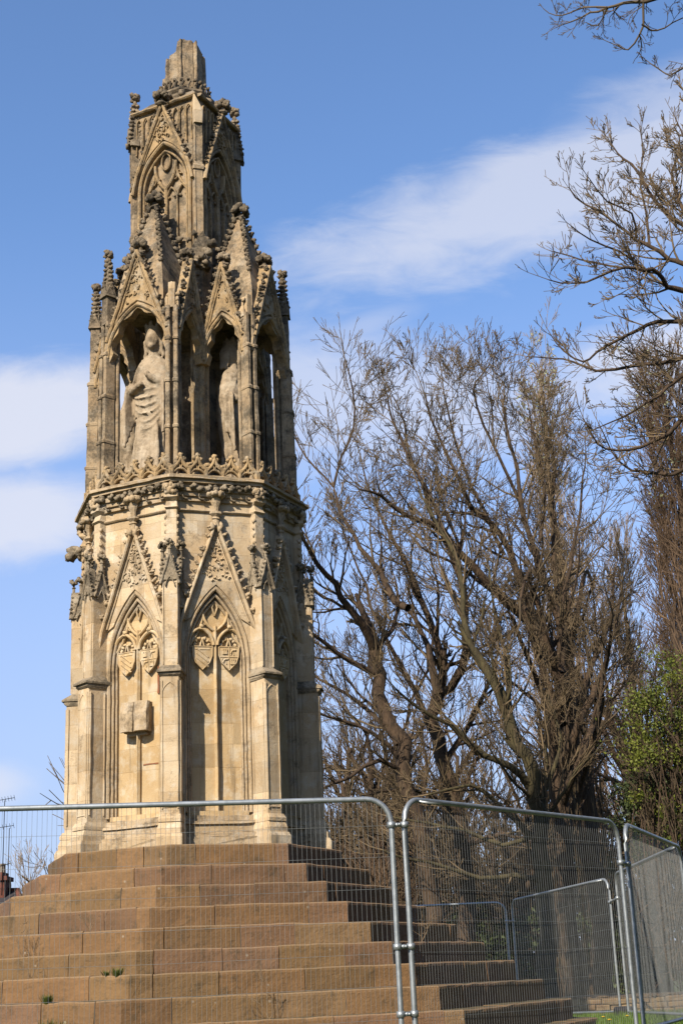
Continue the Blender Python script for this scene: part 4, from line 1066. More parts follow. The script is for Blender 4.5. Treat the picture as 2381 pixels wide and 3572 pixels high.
def tree_second():
    rg = random.Random(12); out = ([], [], []); d = 36; S = dict(ASH, trop=(.06, .09, .13, .2), ang=(30, 65))
    base = at(1080, 2262, d); base.z = gz(base.x, base.y) - .1
    limb(rg, out, [base] + Pn(X3([(690, 2150), (650, 1900), (610, 1750), (570, 1600), (600, 1500)]), d), .25, .16, S, 1, 2.2, 1, .25, 1.2, 10)
    limb(rg, out, Pn(X3([(600, 1500), (620, 1380), (560, 1200), (500, 1050), (430, 900), (350, 760), (300, 600)]), d, 1), 0.132, 0.020, S, 1, 2.2, 1, .1, 2.2)
    limb(rg, out, Pn(X3([(600, 1500), (690, 1400), (700, 1150), (690, 1040), (610, 850), (540, 680), (480, 520), (450, 380)]), d, -1), 0.132, 0.020, S, 1, 2.2, .9, .1, 2.2)
    limb(rg, out, Pn(X3([(620, 1780), (700, 1650), (780, 1500), (830, 1350), (850, 1200)]), d, 2), 0.092, 0.020, S, 1, 2.0, 1, .1, 2.2)
    limb(rg, out, Pn(X3([(590, 1640), (500, 1480), (400, 1300), (330, 1150), (290, 1000), (230, 880)]), d, 2), 0.092, 0.020, S, 1, 2.0, 1, .1, 2.2)
    limb(rg, out, Pn(X3([(700, 2100), (850, 2060), (980, 2090), (1100, 2130), (1190, 2180)]), d, -1), 0.079, 0.020, S, 1, 1.6, 1, .1, 1.6)
    limb(rg, out, Pn(X3([(660, 1960), (560, 1900), (440, 1880), (330, 1900)]), d, -1), 0.066, 0.020, S, 1, 1.5, 1, .1, 2.2)
    finish_tree('ash_tree', base, out, 'straight bare tree in the middle distance, second trunk to the right of the monument', M_BARK, M_TWIG2)
def tree_mossy():
    rg = random.Random(13); out = ([], [], []); d = 30; S = dict(ASH)
    base = at(1262, 2290, d); base.z = gz(base.x, base.y) - .1
    limb(rg, out, [base] + Pn(X3([(1030, 2350), (1010, 2100), (990, 1900), (930, 1750), (870, 1600), (800, 1420)]), d), .21, .11, S, 1, 2.2, 1, .3, 1.3, 10)
    shoots(rg, out, [base] + Pn(X3([(1030, 2350), (1010, 2100), (990, 1900)]), d), .20, 50, 1.3)
    limb(rg, out, Pn(X3([(800, 1420), (725, 1300), (700, 1180), (690, 1040), (640, 900), (560, 780), (520, 680)]), d, 1), 0.092, 0.020, S, 1, 2.0, 1, .1, 2.2)
    limb(rg, out, Pn(X3([(960, 1870), (880, 1780), (760, 1740), (640, 1620), (520, 1560), (430, 1480)]), d, -2), 0.092, 0.020, S, 1, 1.7, 1, .15, 1.7)
    limb(rg, out, Pn(X3([(930, 1750), (880, 1500), (870, 1350), (820, 1180), (800, 1000)]), d, 2), 0.079, 0.020, S, 1, 1.7, 1, .1, 2.2)
    limb(rg, out, Pn(X3([(990, 1950), (1060, 1800), (1080, 1650), (1030, 1500)]), d, 1), 0.066, 0.020, S, 1, 1.6, 1, .1, 2)
    limb(rg, out, Pn(X3([(1010, 2100), (900, 2000), (790, 1900), (720, 1860), (560, 1900)]), d, -1), 0.073, 0.020, S, 1, 1.5, 1, .15, 1.8)
    limb(rg, out, Pn(X3([(1030, 2250), (900, 2220), (760, 2230), (620, 2180), (500, 2160), (380, 2120)]), d, -1), 0.066, 0.020, S, 1, 1.3, 1, .15, 2.0)
    limb(rg, out, Pn(X3([(1000, 2050), (860, 2100), (700, 2040), (560, 2010), (420, 1990)]), d, 1), 0.059, 0.020, S, 1, 1.3, 1, .15, 2.0)
    finish_tree('ash_tree', base, out, 'moss green bare tree with its trunk leaning left in front of the largest trunks', M_MOSS, M_TWIG)
def tree_main():
    rg = random.Random(14); out = ([], [], []); d = 34; S = dict(ASH, dk=.95, trop=(.05, .08, .12, .2), ang=(30, 62), ratio=.55)
    base = at(1385, 2295, d); base.z = gz(base.x, base.y) - .1
    limb(rg, out, [base] + Pn(X3([(1235, 2350), (1200, 2100), (1180, 1900), (1150, 1700), (1110, 1500), (1060, 1400), (980, 1230)]), d), .31, .17, S, 1, 2.3, 1, .3, 1.2, 12)
    shoots(rg, out, [base] + Pn(X3([(1235, 2350), (1200, 2100), (1180, 1900)]), d), .30, 90, 1.8)
    limb(rg, out, Pn(X3([(980, 1230), (860, 1130), (740, 1000), (620, 860), (500, 800), (380, 720), (290, 690)]), d, -3), 0.145, 0.020, S, 1, 2.4, 1, .1, 2.0)
    limb(rg, out, Pn(X3([(980, 1230), (930, 1080), (880, 930), (800, 820), (740, 770), (670, 640), (600, 480), (550, 330)]), d, -1), 0.119, 0.020, S, 1, 2.3, .9, .1, 2.3)
    limb(rg, out, Pn(X3([(1090, 1450), (1080, 1200), (1020, 1060), (980, 950), (940, 780), (900, 600), (870, 420), (860, 320)]), d, 0), 0.132, 0.020, S, 1, 2.2, .8, .1, 2.4)
    limb(rg, out, Pn(X3([(620, 860), (560, 700), (480, 560), (420, 420), (400, 330)]), d - 2, 0), 0.053, 0.020, S, 1, 1.8, .85, .1, 2.6)
    limb(rg, out, Pn(X3([(860, 950), (780, 780), (700, 600), (650, 430), (620, 300)]), d + 1, 0), 0.059, 0.020, S, 1, 2.0, .85, .1, 2.4)
    limb(rg, out, Pn(X3([(940, 780), (860, 600), (780, 440), (740, 300), (760, 250)]), d + 1, 0), 0.053, 0.020, S, 1, 2.0, .85, .1, 2.6)
    limb(rg, out, Pn(X3([(1090, 1250), (1060, 1000), (1050, 800), (1060, 600), (1030, 420)]), d, 2), 0.079, 0.020, S, 1, 2.0, .8, .1, 2.3)
    limb(rg, out, Pn(X3([(1080, 1200), (1120, 1000), (1150, 850), (1170, 700), (1180, 600)]), d, 1), 0.066, 0.020, S, 1, 1.8, .8, .1, 2.4)
    limb(rg, out, Pn(X3([(1150, 1600), (1200, 1400), (1250, 1300), (1290, 1150), (1300, 1000)]), d, 2), 0.092, 0.020, S, 1, 1.9, .9, .1, 2.3)
    limb(rg, out, Pn(X3([(1000, 900), (1020, 700), (980, 500), (960, 380)]), d, 1), 0.046, 0.020, S, 1, 1.9, .85, .1, 2.4)
    finish_tree('ash_tree', base, out, 'broad domed bare tree right of the monument with the thickest brown trunk', M_BARK, M_TWIG)
def tree_twin(px, d, seed, lean, label, r0, hpx):
    rg = random.Random(seed); out = ([], [], []); S = dict(ASH, dk=.5)
    base = at(px, 2292, d); base.z = gz(base.x, base.y) - .1
    def q(lst): return Pn(lst, d)
    limb(rg, out, [base] + q([(px - 15, 2150), (px - 30, 1950), (px - 45 + lean, 1750), (px - 40 + lean, 1550)]), r0 * .85, r0 * .5, S, 1, 2.2, 1, .3, 1.6, 10)
    shoots(rg, out, [base] + q([(px - 15, 2150), (px - 30, 1950), (px - 45 + lean, 1750)]), r0, 70, 1.6)
    for k in range(5):
        x0 = px - 40 + lean + rg.uniform(-6, 6); y0 = 1950 - k * 95
        dx = rg.uniform(-150, 150); limb(rg, out, q([(x0, y0), (x0 + dx * .4, y0 - 120, rg.uniform(-1, 1)), (x0 + dx * .8, y0 - 260, rg.uniform(-2, 2)), (x0 + dx, max(hpx, y0 - 420), rg.uniform(-2, 2))]), r0 * .4, .03, S, 1, 2.1, .9, .1, 2.1)
    finish_tree('ash_tree', base, out, label, M_BARK, M_TWIG2)
def tree_right():
    """large ash beyond the right edge of the fence reaching in over the path"""
    rg = random.Random(21); out = ([], [], []); d = 24
    S = dict(ASH, tip=.0055, ratio=.5, nb=(6, 4, 3), trop=(.05, .09, .12), wig=.10, max=3, seg=.2, dk=1.75, sprL=1.6)
    base = at(1760, 2300, d); base.z = gz(base.x, base.y) - .1
    top = Pn([(1720, 1500), (1690, 1100), (1660, 800), (1640, 550), (1600, 330)], d)
    limb(rg, out, [base] + top, .45, .12, S, 1, 2.2, 1, .4, .8, 12)
    L = [([(1400, 1760), (1145, 1700), (1060, 1680), (1000, 1600), (920, 1575), (800, 1570), (650, 1620), (520, 1660), (360, 1640)], -2, .11, 1.7),
         ([(1350, 1650), (1145, 1540), (1060, 1520), (950, 1440), (870, 1400), (760, 1310), (650, 1230), (520, 1160), (475, 1040)], 0, .10, 1.7),
         ([(1350, 1500), (1145, 1320), (1040, 1240), (950, 1130), (850, 960), (760, 900), (720, 800)], 1, .10, 1.6),
         ([(1330, 1400), (1160, 1250), (1100, 1100), (1090, 1000), (1130, 860), (1100, 750)], 2, .09, 1.6),
         ([(1300, 1200), (1200, 1000), (1170, 850), (1100, 690)], 0, .07, 1.5),
         ([(870, 1400), (850, 1250), (700, 1180), (600, 1050)], -1, .045, 1.3),
         ([(950, 1440), (930, 1250), (900, 1100), (910, 900), (900, 760)], 1, .05, 1.5),
         ([(920, 1575), (780, 1480), (600, 1400), (500, 1330)], -1, .045, 1.3),
         ([(800, 1570), (620, 1540), (480, 1500), (370, 1470)], 1, .04, 1.3),
         ([(1400, 1900), (1145, 1880), (1000, 1890), (880, 1930), (760, 2000), (640, 2060), (560, 2130), (450, 2060), (370, 1960)], 0, .09, 1.5),
         ([(1400, 2060), (1145, 2100), (1000, 2130), (850, 2150), (650, 2170), (500, 2120), (390, 2100), (230, 2090)], 1, .09, 1.5),
         ([(1400, 2150), (1145, 2210), (1050, 2280), (950, 2353), (800, 2450), (620, 2520)], -1, .08, 1.5),
         ([(1400, 2300), (1145, 2450), (1060, 2540), (900, 2620), (760, 2650), (640, 2600), (560, 2450)], -1, .09, 1.4),
         ([(1400, 2500), (1145, 2750), (1050, 2780), (900, 2760), (800, 2740), (720, 2640), (650, 2480)], 0, .08, 1.4)]
    for pts, dv, r_, Lc in L: limb(rg, out, Pn(X4(pts), d, dv), r_ * .56, .009, S, 1, Lc * .58, 1, .1, 2.6)
    finish_tree('ash_tree', base, out, 'large bare tree reaching in from the right edge with upcurved twigs high above the fence', M_BARK, M_TWIG)
def tree_near():
    rg = random.Random(31); out = ([], [], []); d = 12.5
    S = dict(ASH, tip=.0035, ratio=.5, nb=(5, 5, 3), trop=(-.02, .0, .02), wig=.20, max=3, seg=.09, ang=(30, 65), minL=.05, thick=.02, sprL=1.5)
    base = at(2250, 2600, d); base.z = 0
    limb(rg, out, [base] + Pn([(2240, 1500), (2200, 700), (2120, 200), (2000, -200)], d), .30, .12, S, 1, 1.2, 1, .5, .3, 12)
    L = [([(2000, -150), (1300, -80), (920, 0), (800, 20), (700, 40), (600, 80), (500, 125), (400, 160)], .035, .36),
         ([(700, 40), (570, 40), (480, 75), (400, 90), (330, 50)], .014, .28),
         ([(1300, -80), (1000, -60), (915, -10), (915, 100), (890, 200), (830, 290), (770, 270), (700, 240)], .026, .28),
         ([(905, 140), (960, 175), (1040, 160), (1145, 100), (1250, 60)], .015, .30),
         ([(1500, 300), (1250, 380), (1145, 400), (1070, 440), (1000, 400), (930, 350)], .018, .26),
         ([(890, 200), (905, 270), (875, 335)], .010, .16), ([(700, 40), (650, 150), (580, 130)], .010, .2)]
    for pts, r_, Lc in L: limb(rg, out, Pn(X4(pts), d, .3), r_ * .75, .004, S, 2, Lc * .8, 1, .08, 6)
    finish_tree('oak_tree', base, out, 'nearer tree off to the right whose dark bare twigs hang into the top right corner', M_TWIG2, M_TWIG2, tip=.0022, lift=0)
def poplar(px, pyt, d, wpx, seed, label, mat, buds=0, n=150):
    rg = random.Random(seed); out = ([], [], []); S = dict(ASH, trop=(.30, .30, .25), wig=.07, ang=(14, 32), nb=(5, 4, 3), ratio=.45, tip=.009, seg=.5, minL=.3, t0=.15, max=3)
    base = at(px, pyt, d); base.z = gz(base.x, base.y) - .2; top = at(px, pyt, d); H = top.z - base.z; W = wpx / FPX * d / 2
    pts = [base + Vector((rg.uniform(-.2, .2), 0, H * t)) for t in (0, .2, .4, .6, .8, .97)]; out[0].append((pts, [.5, .42, .32, .22, .12, .03], 8))
    C, XX, YY = [], [], []
    for i in range(n):
        t = .10 + .86 * (i / n); z = base.z + H * t; a = rg.uniform(0, 6.28); L = H * .19 * (1.15 - t * .55) * rg.uniform(.8, 1.25)
        dd = Vector((math.cos(a), math.sin(a), 1.7)).normalized(); k = W / max(.3, (L * .42))
        dd = Vector((math.cos(a) * min(1, k * .5), math.sin(a) * min(1, k * .5), 1.0)).normalized()
        grow(rg, out, Vector((base.x + math.cos(a) * W * .18 * (1 - t), base.y + math.sin(a) * W * .18 * (1 - t), z)), dd, L, .05 * (1.2 - t), 1, S)
    r_ = finish_tree('poplar_tree', base, out, label, M_BARK, mat, lib=SPR_P, tip=.008, lift=.1)
    if buds:
        tips = [q[0] + q[1] * q[2] * .7 for q in out[2] if q[0].z > base.z + H * .76]; rg.shuffle(tips)
        for p in tips[:buds]:
            for k in range(6):
                c = p + rv(rg) * .14; x = rv(rg).normalized() * .055; y = rv(rg).normalized() * .10; C.append(c[:]); XX.append(x[:]); YY.append(y[:])
        if C: quads('new_leaf', C, XX, YY, M_CATK, r_)
def bush_tree(px, pyt, d, wpx, seed, label, mat, pyb=2262, name='bare_tree', lv=4, n=9, tip=.006):
    """multi-stemmed bare tree that fills its crown with fine twigs"""
    rg = random.Random(seed); out = ([], [], []); S = dict(ASH, tip=tip, trop=(.06, .08, .08, .06), wig=.12, ang=(20, 52), nb=(5, 5, 4, 3), ratio=.48, sprL=1.6, seg=.35, minL=.2, t0=.12, max=3)
    base = at(px, pyt, d); base.z = gz(base.x, base.y) - .2; top = at(px, pyt, d); H = top.z - base.z; W = wpx / FPX * d / 2
    for i in range(n):
        a = i * 2.4 + rg.random(); e = math.sqrt((i + .5) / n); dd = Vector((math.cos(a) * W * e / H * 1.25, math.sin(a) * W * e / H * .8, 1)).normalized()
        grow(rg, out, base.copy(), dd, H * (.86 - .25 * e) * rg.uniform(.9, 1.08), .05 + .018 * H * (1 - .4 * e) * .9, 1 if i % 3 else 0, dict(S, tip=tip))
    return finish_tree(name, base, out, label, M_BARK, mat, tip=tip)
tree_left(); tree_second(); tree_mossy(); tree_main()
tree_twin(1325, 32, 41, 0, 'bare tree with a straight dark trunk just left of the thickest trunk', .28, 1380)
tree_twin(1300, 37, 42, 25, 'bare tree partly hidden behind the cluster of big trunks', .24, 1450)
tree_right(); tree_near()
poplar(1243, 860, 60, 170, 51, 'tall narrow poplar with pale new leaves at its tip, behind the domed crown', M_POP, 160, 75)
poplar(1520, 870, 58, 200, 52, 'tall narrow tan poplar behind the right edge trees', M_RED, 60, 270)
poplar(1415, 1270, 70, 110, 53, 'small distant tan poplar between the two tall ones', M_POP, 0, 90)
bush_tree(770, 1500, 46, 330, 61, 'bushy bare tree low behind the fence, closest to the monument', M_TWIG2, n=11)
bush_tree(930, 1480, 50, 330, 62, 'bushy bare tree behind the leaning trunk', M_RED, n=11)
bush_tree(1120, 1560, 48, 330, 63, 'bushy bare tree filling the gap behind the middle trunks', M_TWIG2, n=11)
bush_tree(1010, 2000, 44, 330, 55, 'low dark bare scrub between the leaning trunk and the second trunk', M_TWIG2, n=9)
bush_tree(1190, 2020, 46, 330, 56, 'low dark bare scrub behind the mossy trunk', M_RED, n=9)
bush_tree(1430, 1900, 40, 260, 57, 'dark bare scrub behind the right double post', M_TWIG2, n=9)
bush_tree(1350, 1480, 52, 240, 64, 'bushy bare tree behind the thickest trunk', M_RED, n=5)
bush_tree(1500, 1130, 44, 200, 65, 'dense reddish bare tree in front of the right poplar', M_RED, n=7)
bush_tree(850, 1800, 40, 330, 66, 'low spreading bare tree just above the steps', M_RED, n=13)
bush_tree(1120, 1780, 42, 360, 67, 'low tangled bare tree behind the near fence top', M_TWIG2, n=13)
bush_tree(332, 1440, 44, 80, 68, 'bare tree hidden behind the monument except twigs poking out at its left side', M_TWIG, n=5)
def sapling():
    rg = random.Random(5); out = ([], [], []); b = at(62, 2075, 42); b.z = gz(b.x, b.y)
    for k, (x, y) in enumerate(((40, 1985), (52, 1968), (66, 1962), (88, 1972), (80, 1990))):
        limb(rg, out, [b + Vector((0, 0, 2.2)), at(62 + (x - 62) * .5, 2030, 42), at(x, y + 12, 42)], .022, .006, dict(ASH, max=2, nb=(3, 2), ang=(15, 35)), 2, .35, 1, .3, 2.2, 5)
    out[0].append(([b, b + Vector((0, 0, 1.2)), b + Vector((0, 0, 2.25))], [.06, .05, .03], 6))
    finish_tree('sapling', b, out, 'small pale bare sapling at the left edge beside the chimney', M_BARK, M_POP, tip=.004)
sapling()

# ---- leafy shrubs
def leafy(px, py, wpx, hpx, d, seed, label, mat, n, size, name='leafy_shrub', clumps=26, twig=M_TWIG2, stems=14):
    rg = random.Random(seed); c0 = at(px, py, d); W = wpx / FPX * d / 2; H = hpx / FPX * d / 2
    base = Vector((c0.x, c0.y, gz(c0.x, c0.y) - .1)); out = ([], [], []); CC = []
    while len(CC) < clumps:
        p = Vector((rg.uniform(-1, 1), rg.uniform(-1, 1), rg.uniform(-1, 1)))
        if p.length < 1: CC.append((Vector((c0.x + p.x * W * .85, c0.y + p.y * W * .7, c0.z + p.z * H * .88)), rg.uniform(.15, .36) * min(W, H)))
    S = dict(ASH, trop=(.02, .02), wig=.2, max=2, nb=(4, 3), tip=.005)
    for cc, rr in CC:
        mid = base.lerp(cc, .5) + rv(rg) * .35; limb(rg, out, [base.lerp(cc, .3) + rv(rg) * .3, mid, cc], .018, .008, S, 1, rr * 1.3, 1, .45, 1.6, 5)
    C, X, Y = [], [], []
    for i in range(n):
        cc, rr = CC[rg.randrange(len(CC))]; q = rv(rg) * rr * .55; p = cc + Vector((q.x, q.y, q.z * .7)); s = size * rg.uniform(.6, 1.3)
        x = rv(rg).normalized(); y = x.cross(rv(rg)).normalized(); C.append(p[:]); X.append((x * s * .5)[:]); Y.append((y * s)[:])
    root = finish_tree(name, base, out, label, M_BARK, twig, 'shrub'); quads('foliage', C, X, Y, mat, root)
leafy(1545, 1720, 260, 520, 27, 71, 'fresh bright green leafy shrub at the right edge above the fence', M_LEAF, 13000, .036, clumps=100)
leafy(1500, 1880, 210, 260, 31, 72, 'duller green shrub low behind the right fence corner', M_DLEAF, 8000, .05, clumps=30)
leafy(1240, 2180, 300, 200, 40, 73, 'dark undergrowth bush behind the mossy trunk base', M_DLEAF, 7000, .07, clumps=40)
leafy(1040, 2150, 240, 160, 42, 74, 'dark undergrowth bush behind the far fence panel', M_DLEAF, 6000, .07, clumps=34)
leafy(1480, 2180, 260, 230, 38, 75, 'dark undergrowth bush seen through the right fence mesh', M_DLEAF, 7000, .07, clumps=34)
leafy(1380, 2060, 300, 200, 44, 76, 'dark evergreen bush behind the thickest trunk', M_DLEAF, 6000, .08, clumps=34)

# ================================================================== TEMPORARY FENCE
def panel(P0, P1, label, H=2.0, drop0=0., drop1=0., feet=False):
    """rounded tubular frame with welded wire mesh; P0, P1 are the foot points"""
    P0 = Vector(P0); P1 = Vector(P1); root = tag(empty('mesh_fence', P0), label, 'fence', 'temporary steel mesh fence panels round the monument')
    t = (P1 - P0); W = t.length; t.normalize(); n = Vector((t.y, -t.x, 0)).normalized()
    G = lambda s, d, h: P0 + t * s + n * d + Vector((0, 0, h))
    rr = .19; hr = .021; path = [(0, .0)] + [(0, .6), (0, 1.2), (0, H - rr)]
    for i in range(1, 8): a = math.pi - i * math.pi / 14; path.append((rr + rr * math.cos(a), H - rr + rr * math.sin(a)))
    for i in range(0, 9): path.append((rr + (W - 2 * rr) * i / 8, H))
    for i in range(1, 8): a = math.pi / 2 - i * math.pi / 14; path.append((W - rr + rr * math.cos(a), H - rr + rr * math.sin(a)))
    path += [(W, 1.2), (W, .6), (W, 0)]
    fp = [(np.array([G(s, 0, h) for s, h in path]), [hr] * len(path), 12), (np.array([G(0, 0, .12), G(W, 0, .12)]), [hr * .9] * 2, 10)]
    tubes('frame', fp, M_GALV, root)
    w = []; k = int(W / .0365)
    for i in range(1, k):
        s = W * i / k; e = min(s, W - s); top = H if e > rr else H - rr + math.sqrt(max(0, rr * rr - (rr - e) ** 2)); j = .0015 * math.sin(i * 7.)
        w.append((np.array([G(s + j, 0, .12), G(s, .004, 1.0), G(s - j, 0, top)]), [.00115] * 3, 4))
    for i in range(8):
        h = .15 + i * .235
        w.append((np.array([G(-.004, .006, h), G(W / 2, .012, h - .01), G(W + .004, .006, h)]), [.00115] * 3, 4))
    tubes('wire_mesh', w, M_WIRE, root)
    return root, G
FB = []
pA, pA0 = Vector((2.300, -7.110, 0)), Vector((-1.18, -7.62, 0))
NA, GA = panel(pA0, pA, 'near mesh panel crossing in front of the steps at the left')
pB, pB1 = Vector((2.402, -7.072, 0)), Vector((4.511, -4.411, 0))
NB, GB = panel(pB, pB1, 'near mesh panel right of the double post, its top rail dropping to the right')
pC, pC1 = Vector((4.626, -4.154, 0)), Vector((5.860, -.880, 0))
panel(pC, pC1, 'steeply receding mesh panel at the right edge')
pD, pD1 = Vector((5.93, -.55, -.02)), Vector((5.864, 3.704, -.08))
panel(pD, pD1, 'mesh panel on the far side at the right, sloping up to the right edge', 2.07)
pE, pE1 = Vector((5.905, 4.631, -.10)), Vector((4.795, 8.549, -.20))
panel(pE, pE1, 'far mesh panel between the thick trunks and the wall end', 2.08)
pF, pF1 = Vector((4.665, 8.433, -.20)), Vector((1.20, 8.55, -.20))
panel(pF, pF1, 'farthest mesh panel with a bright top rail, rising from behind the steps', 2.05)
def clamp(p0, p1, h, label, k):
    m = MB(); a = Vector(p0) + Vector((0, 0, h)); b = Vector(p1) + Vector((0, 0, h)); t = (b - a).normalized()
    for c in (a, b): m.tube([c - Vector((0, 0, .022)), c + Vector((0, 0, .022))], .032, .032, 10)
    m.tube([a + t * .02, b - t * .02], .016, .016, 8); m.tube([(a + b) / 2 - Vector((t.y, -t.x, 0)) * -.01, (a + b) / 2 + Vector((t.y, -t.x, 0)) * .045], .010, .010, 6)
    o = m.build('clamp', M_GALV, None, 0); o['label'] = label; o['category'] = 'clamp'; o['group'] = 'couplings joining the fence panels'
clamp(pA, pB, 1.80, 'top clamp on the near double post', 0); clamp(pA, pB, .90, 'middle clamp on the near double post', 1); clamp(pA, pB, .42, 'lowest visible clamp on the near double post', 2)
clamp(pB1, pC, 1.62, 'clamp near the top of the right double post', 3); clamp(pE, pD1, 1.72, 'clamp on the far right posts below their curved tops', 4); clamp(pE1, pF, 1.72, 'clamp joining the two farthest posts', 5)
m = MB(); fpos = (pE + pD1) / 2
m.column([(fpos.x + x, fpos.y + y) for x, y in ((-.11, -.30), (.11, -.30), (.13, -.2), (.13, .2), (.11, .30), (-.11, .30), (-.13, .2), (-.13, -.2))], [(-.06, 1), (.06, 1), (.10, .85)], step=1, cs=fpos.x, cd=fpos.y)
tag(m.build('fence_foot', M_RUB, None, 0), 'black block foot under the far right fence posts', 'fence foot')

# ================================================================== RUBBLE WALL
m = MB(); yw = 7.9; zb = gz(0, yw)
x = 3.0
mm = MB(); rgw = random.Random(5)
for row in range(4):
    x = 2.2 + rgw.uniform(-.2, 0); z0 = zb - .06 + row * .095
    while x < 16:
        w = rgw.uniform(.14, .42); h = .088 + rgw.uniform(-.012, .012); dz = rgw.uniform(-.008, .008)
        yq = yw + rgw.uniform(-.02, .02); c = .012
        p = [(x + .008, yq + c), (x + .008 + c, yq), (x + w - .008 - c, yq), (x + w - .008, yq + c), (x + w - .008, yq + .3), (x + .008, yq + .3)]
        mm.column(p, [(z0 + dz, .93), (z0 + dz + .015, 1), (z0 + dz + h - .015, 1), (z0 + dz + h, .93)], step=1, cs=x + w / 2, cd=yq + .15); x += w
wroot = tag(empty('rubble_wall', (3, yw, zb)), 'low rough ironstone garden wall beyond the grass at the bottom right', 'wall')
o = mm.build('stonework', M_RWALL, wroot, .012, 9); o.location = -Vector(wroot.location)
m = MB(); m.box(2.0, 16, yw + .03, yw + .5, zb - .1, zb + .31, step=.3)
o = m.build('mortar_fill', M_SOIL, wroot, .01); o.location = -Vector(wroot.location)
m = MB(); m.box(1.8, 16.1, yw + .02, yw + 2.5, zb + .312, zb + .335, step=.2)
for i in range(140): m.blob((rgw.uniform(2, 16), yw + rgw.uniform(.02, .3), zb + .34), rgw.uniform(.02, .05), IDT, (1.6, 1, .5))
o = m.build('earth_top', M_SOIL, wroot, .02, 6); o.location = -Vector(wroot.location)

# ================================================================== GRASS, FLOWERS, WEEDS
rgg = random.Random(77); C, X, Y = [], [], []
for i in range(26000):
    x = rgg.uniform(1.0, 8.5); y = rgg.uniform(-6, yw - .05)
    if math.hypot(x, y) < 4.75: continue
    h = rgg.uniform(.04, .13); a = rgg.uniform(0, 6.28); C.append((x, y, gz(x, y))); X.append((.006 * math.cos(a), .006 * math.sin(a), 0)); Y.append((rgg.gauss(0, .025), rgg.gauss(0, .025), h))
tag(quads('grass', C, X, Y, M_GRASS), 'rough grass between the steps and the low wall', 'grass', None, 'stuff')
dpos = [(1352, 2346, 13.6), (1385, 2338, 17), (1399, 2342, 15.5), (1420, 2348, 14.2), (1330, 2348, 13.2), (1492, 2343, 14.6), (1507, 2349, 13.8), (1440, 2336, 18)]
def dandelion(p, h):
    r_ = tag(empty('dandelion', p), 'yellow dandelion flower in the grass at the bottom right', 'flower', 'dandelions in the grass')
    m = MB(); m.tube([(0, 0, 0), (.01, 0, h * .5), (0, .01, h)], .003, .0025, 5); m.build('stalk', M_GRASS, r_, 0)
    m = MB(); m.column([(.022 * math.cos(i * .5236) * (1 if i % 2 else .8), .022 * math.sin(i * .5236) * (1 if i % 2 else .8)) for i in range(12)], [(h - .004, .4), (h + .004, 1), (h + .010, .9), (h + .013, .3)], step=1); m.build('flower_head', M_YEL, r_, 0)
for (x, y, d) in dpos:
    p = at(x, y, d); p.z = gz(p.x, p.y); dandelion(p, rgg.uniform(.10, .18))
def weed(p, n, h, label, seed):
    rg = random.Random(seed); root = tag(empty('weed', p), label, 'weed', 'weeds rooted in the step joints'); C, X, Y = [], [], []
    for i in range(n):
        a = rg.uniform(0, 6.28); l = h * rg.uniform(.5, 1.2); q = Vector((math.cos(a) * rg.random(), math.sin(a) * rg.random(), 0)) * h * .5
        C.append((Vector(p) + q)[:]); X.append((.006 * math.cos(a + 1.5), .006 * math.sin(a + 1.5), .0)); Y.append((math.cos(a) * l * .5, math.sin(a) * l * .5, l * .75))
    quads('leaf', C, X, Y, M_LEAF, root)
def onstep(x, y, k):
    """where the sight line meets the tread of course k"""
    d = _f * FPX + RT * (x - 784) - UP * (y - 1176.15); s = (ZK[k] - CAM[2]) / d[2] if abs(d[2]) > 1e-6 else 0
    return None
def ledge(az_s, side_az, k):
    T = frame(side_az); a = RK[k] * .25 * math.cos(math.pi / 8); return T(az_s, a - .03, ZK[k])
for (s, az, k, n, h, lb) in ((1.20, FL, 6, 50, .075, 'small thin green weed on the step edge, left of the fuller one'), (1.33, FL, 6, 90, .10, 'fuller dark green weed nearest the corner of the steps'),
                             (.73, FL, 7, 120, .10, 'low spreading green weed farther left and one step lower'), (.97, FL, 8, 50, .13, 'thin upright grass tuft on the lowest step in view'), (1.10, FL, 8, 40, .11, 'faint short grass tuft just right of the upright tuft')):
    weed(ledge(s, az, k), n, h, lb, int(s * 100))
def stalk(p, h, label, seed, lean=.2):
    rg = random.Random(seed); out = ([], [], []); S = dict(ASH, tip=.002, wig=.2, trop=(0, 0), seg=.06, nb=(4, 3), max=9, minL=.05, thick=9)
    for i in range(4): grow(rg, out, Vector(p), Vector((rg.uniform(-.6, .6) + lean, rg.uniform(-.2, .2) - .1, 1)).normalized(), h * rg.uniform(.6, 1.1), .004, 1, S)
    r_ = tag(empty('dead_stalk', p), label, 'dead weed', 'dry stalks on the steps'); tubes('stem', out[1], M_STRAW, r_)
stalk(ledge(-.08, FL, 5), .42, 'tall brown dry stalks at the left edge of the steps', 1, .05); stalk(ledge(.55, FL, 4), .34, 'thin dry stalk leaning left across a reddish step block', 2, -.4)
stalk(ledge(.28, FL, 6), .30, 'bushy dry stalks below and right of the tall stalks', 3); stalk(ledge(-.25, FF, 8), .40, 'pale dry stalk in the middle of the front steps', 4, .1)
stalk(ledge(-.5, FR, 5), .35, 'dry stalk hanging on the shaded right steps behind the double post', 5)

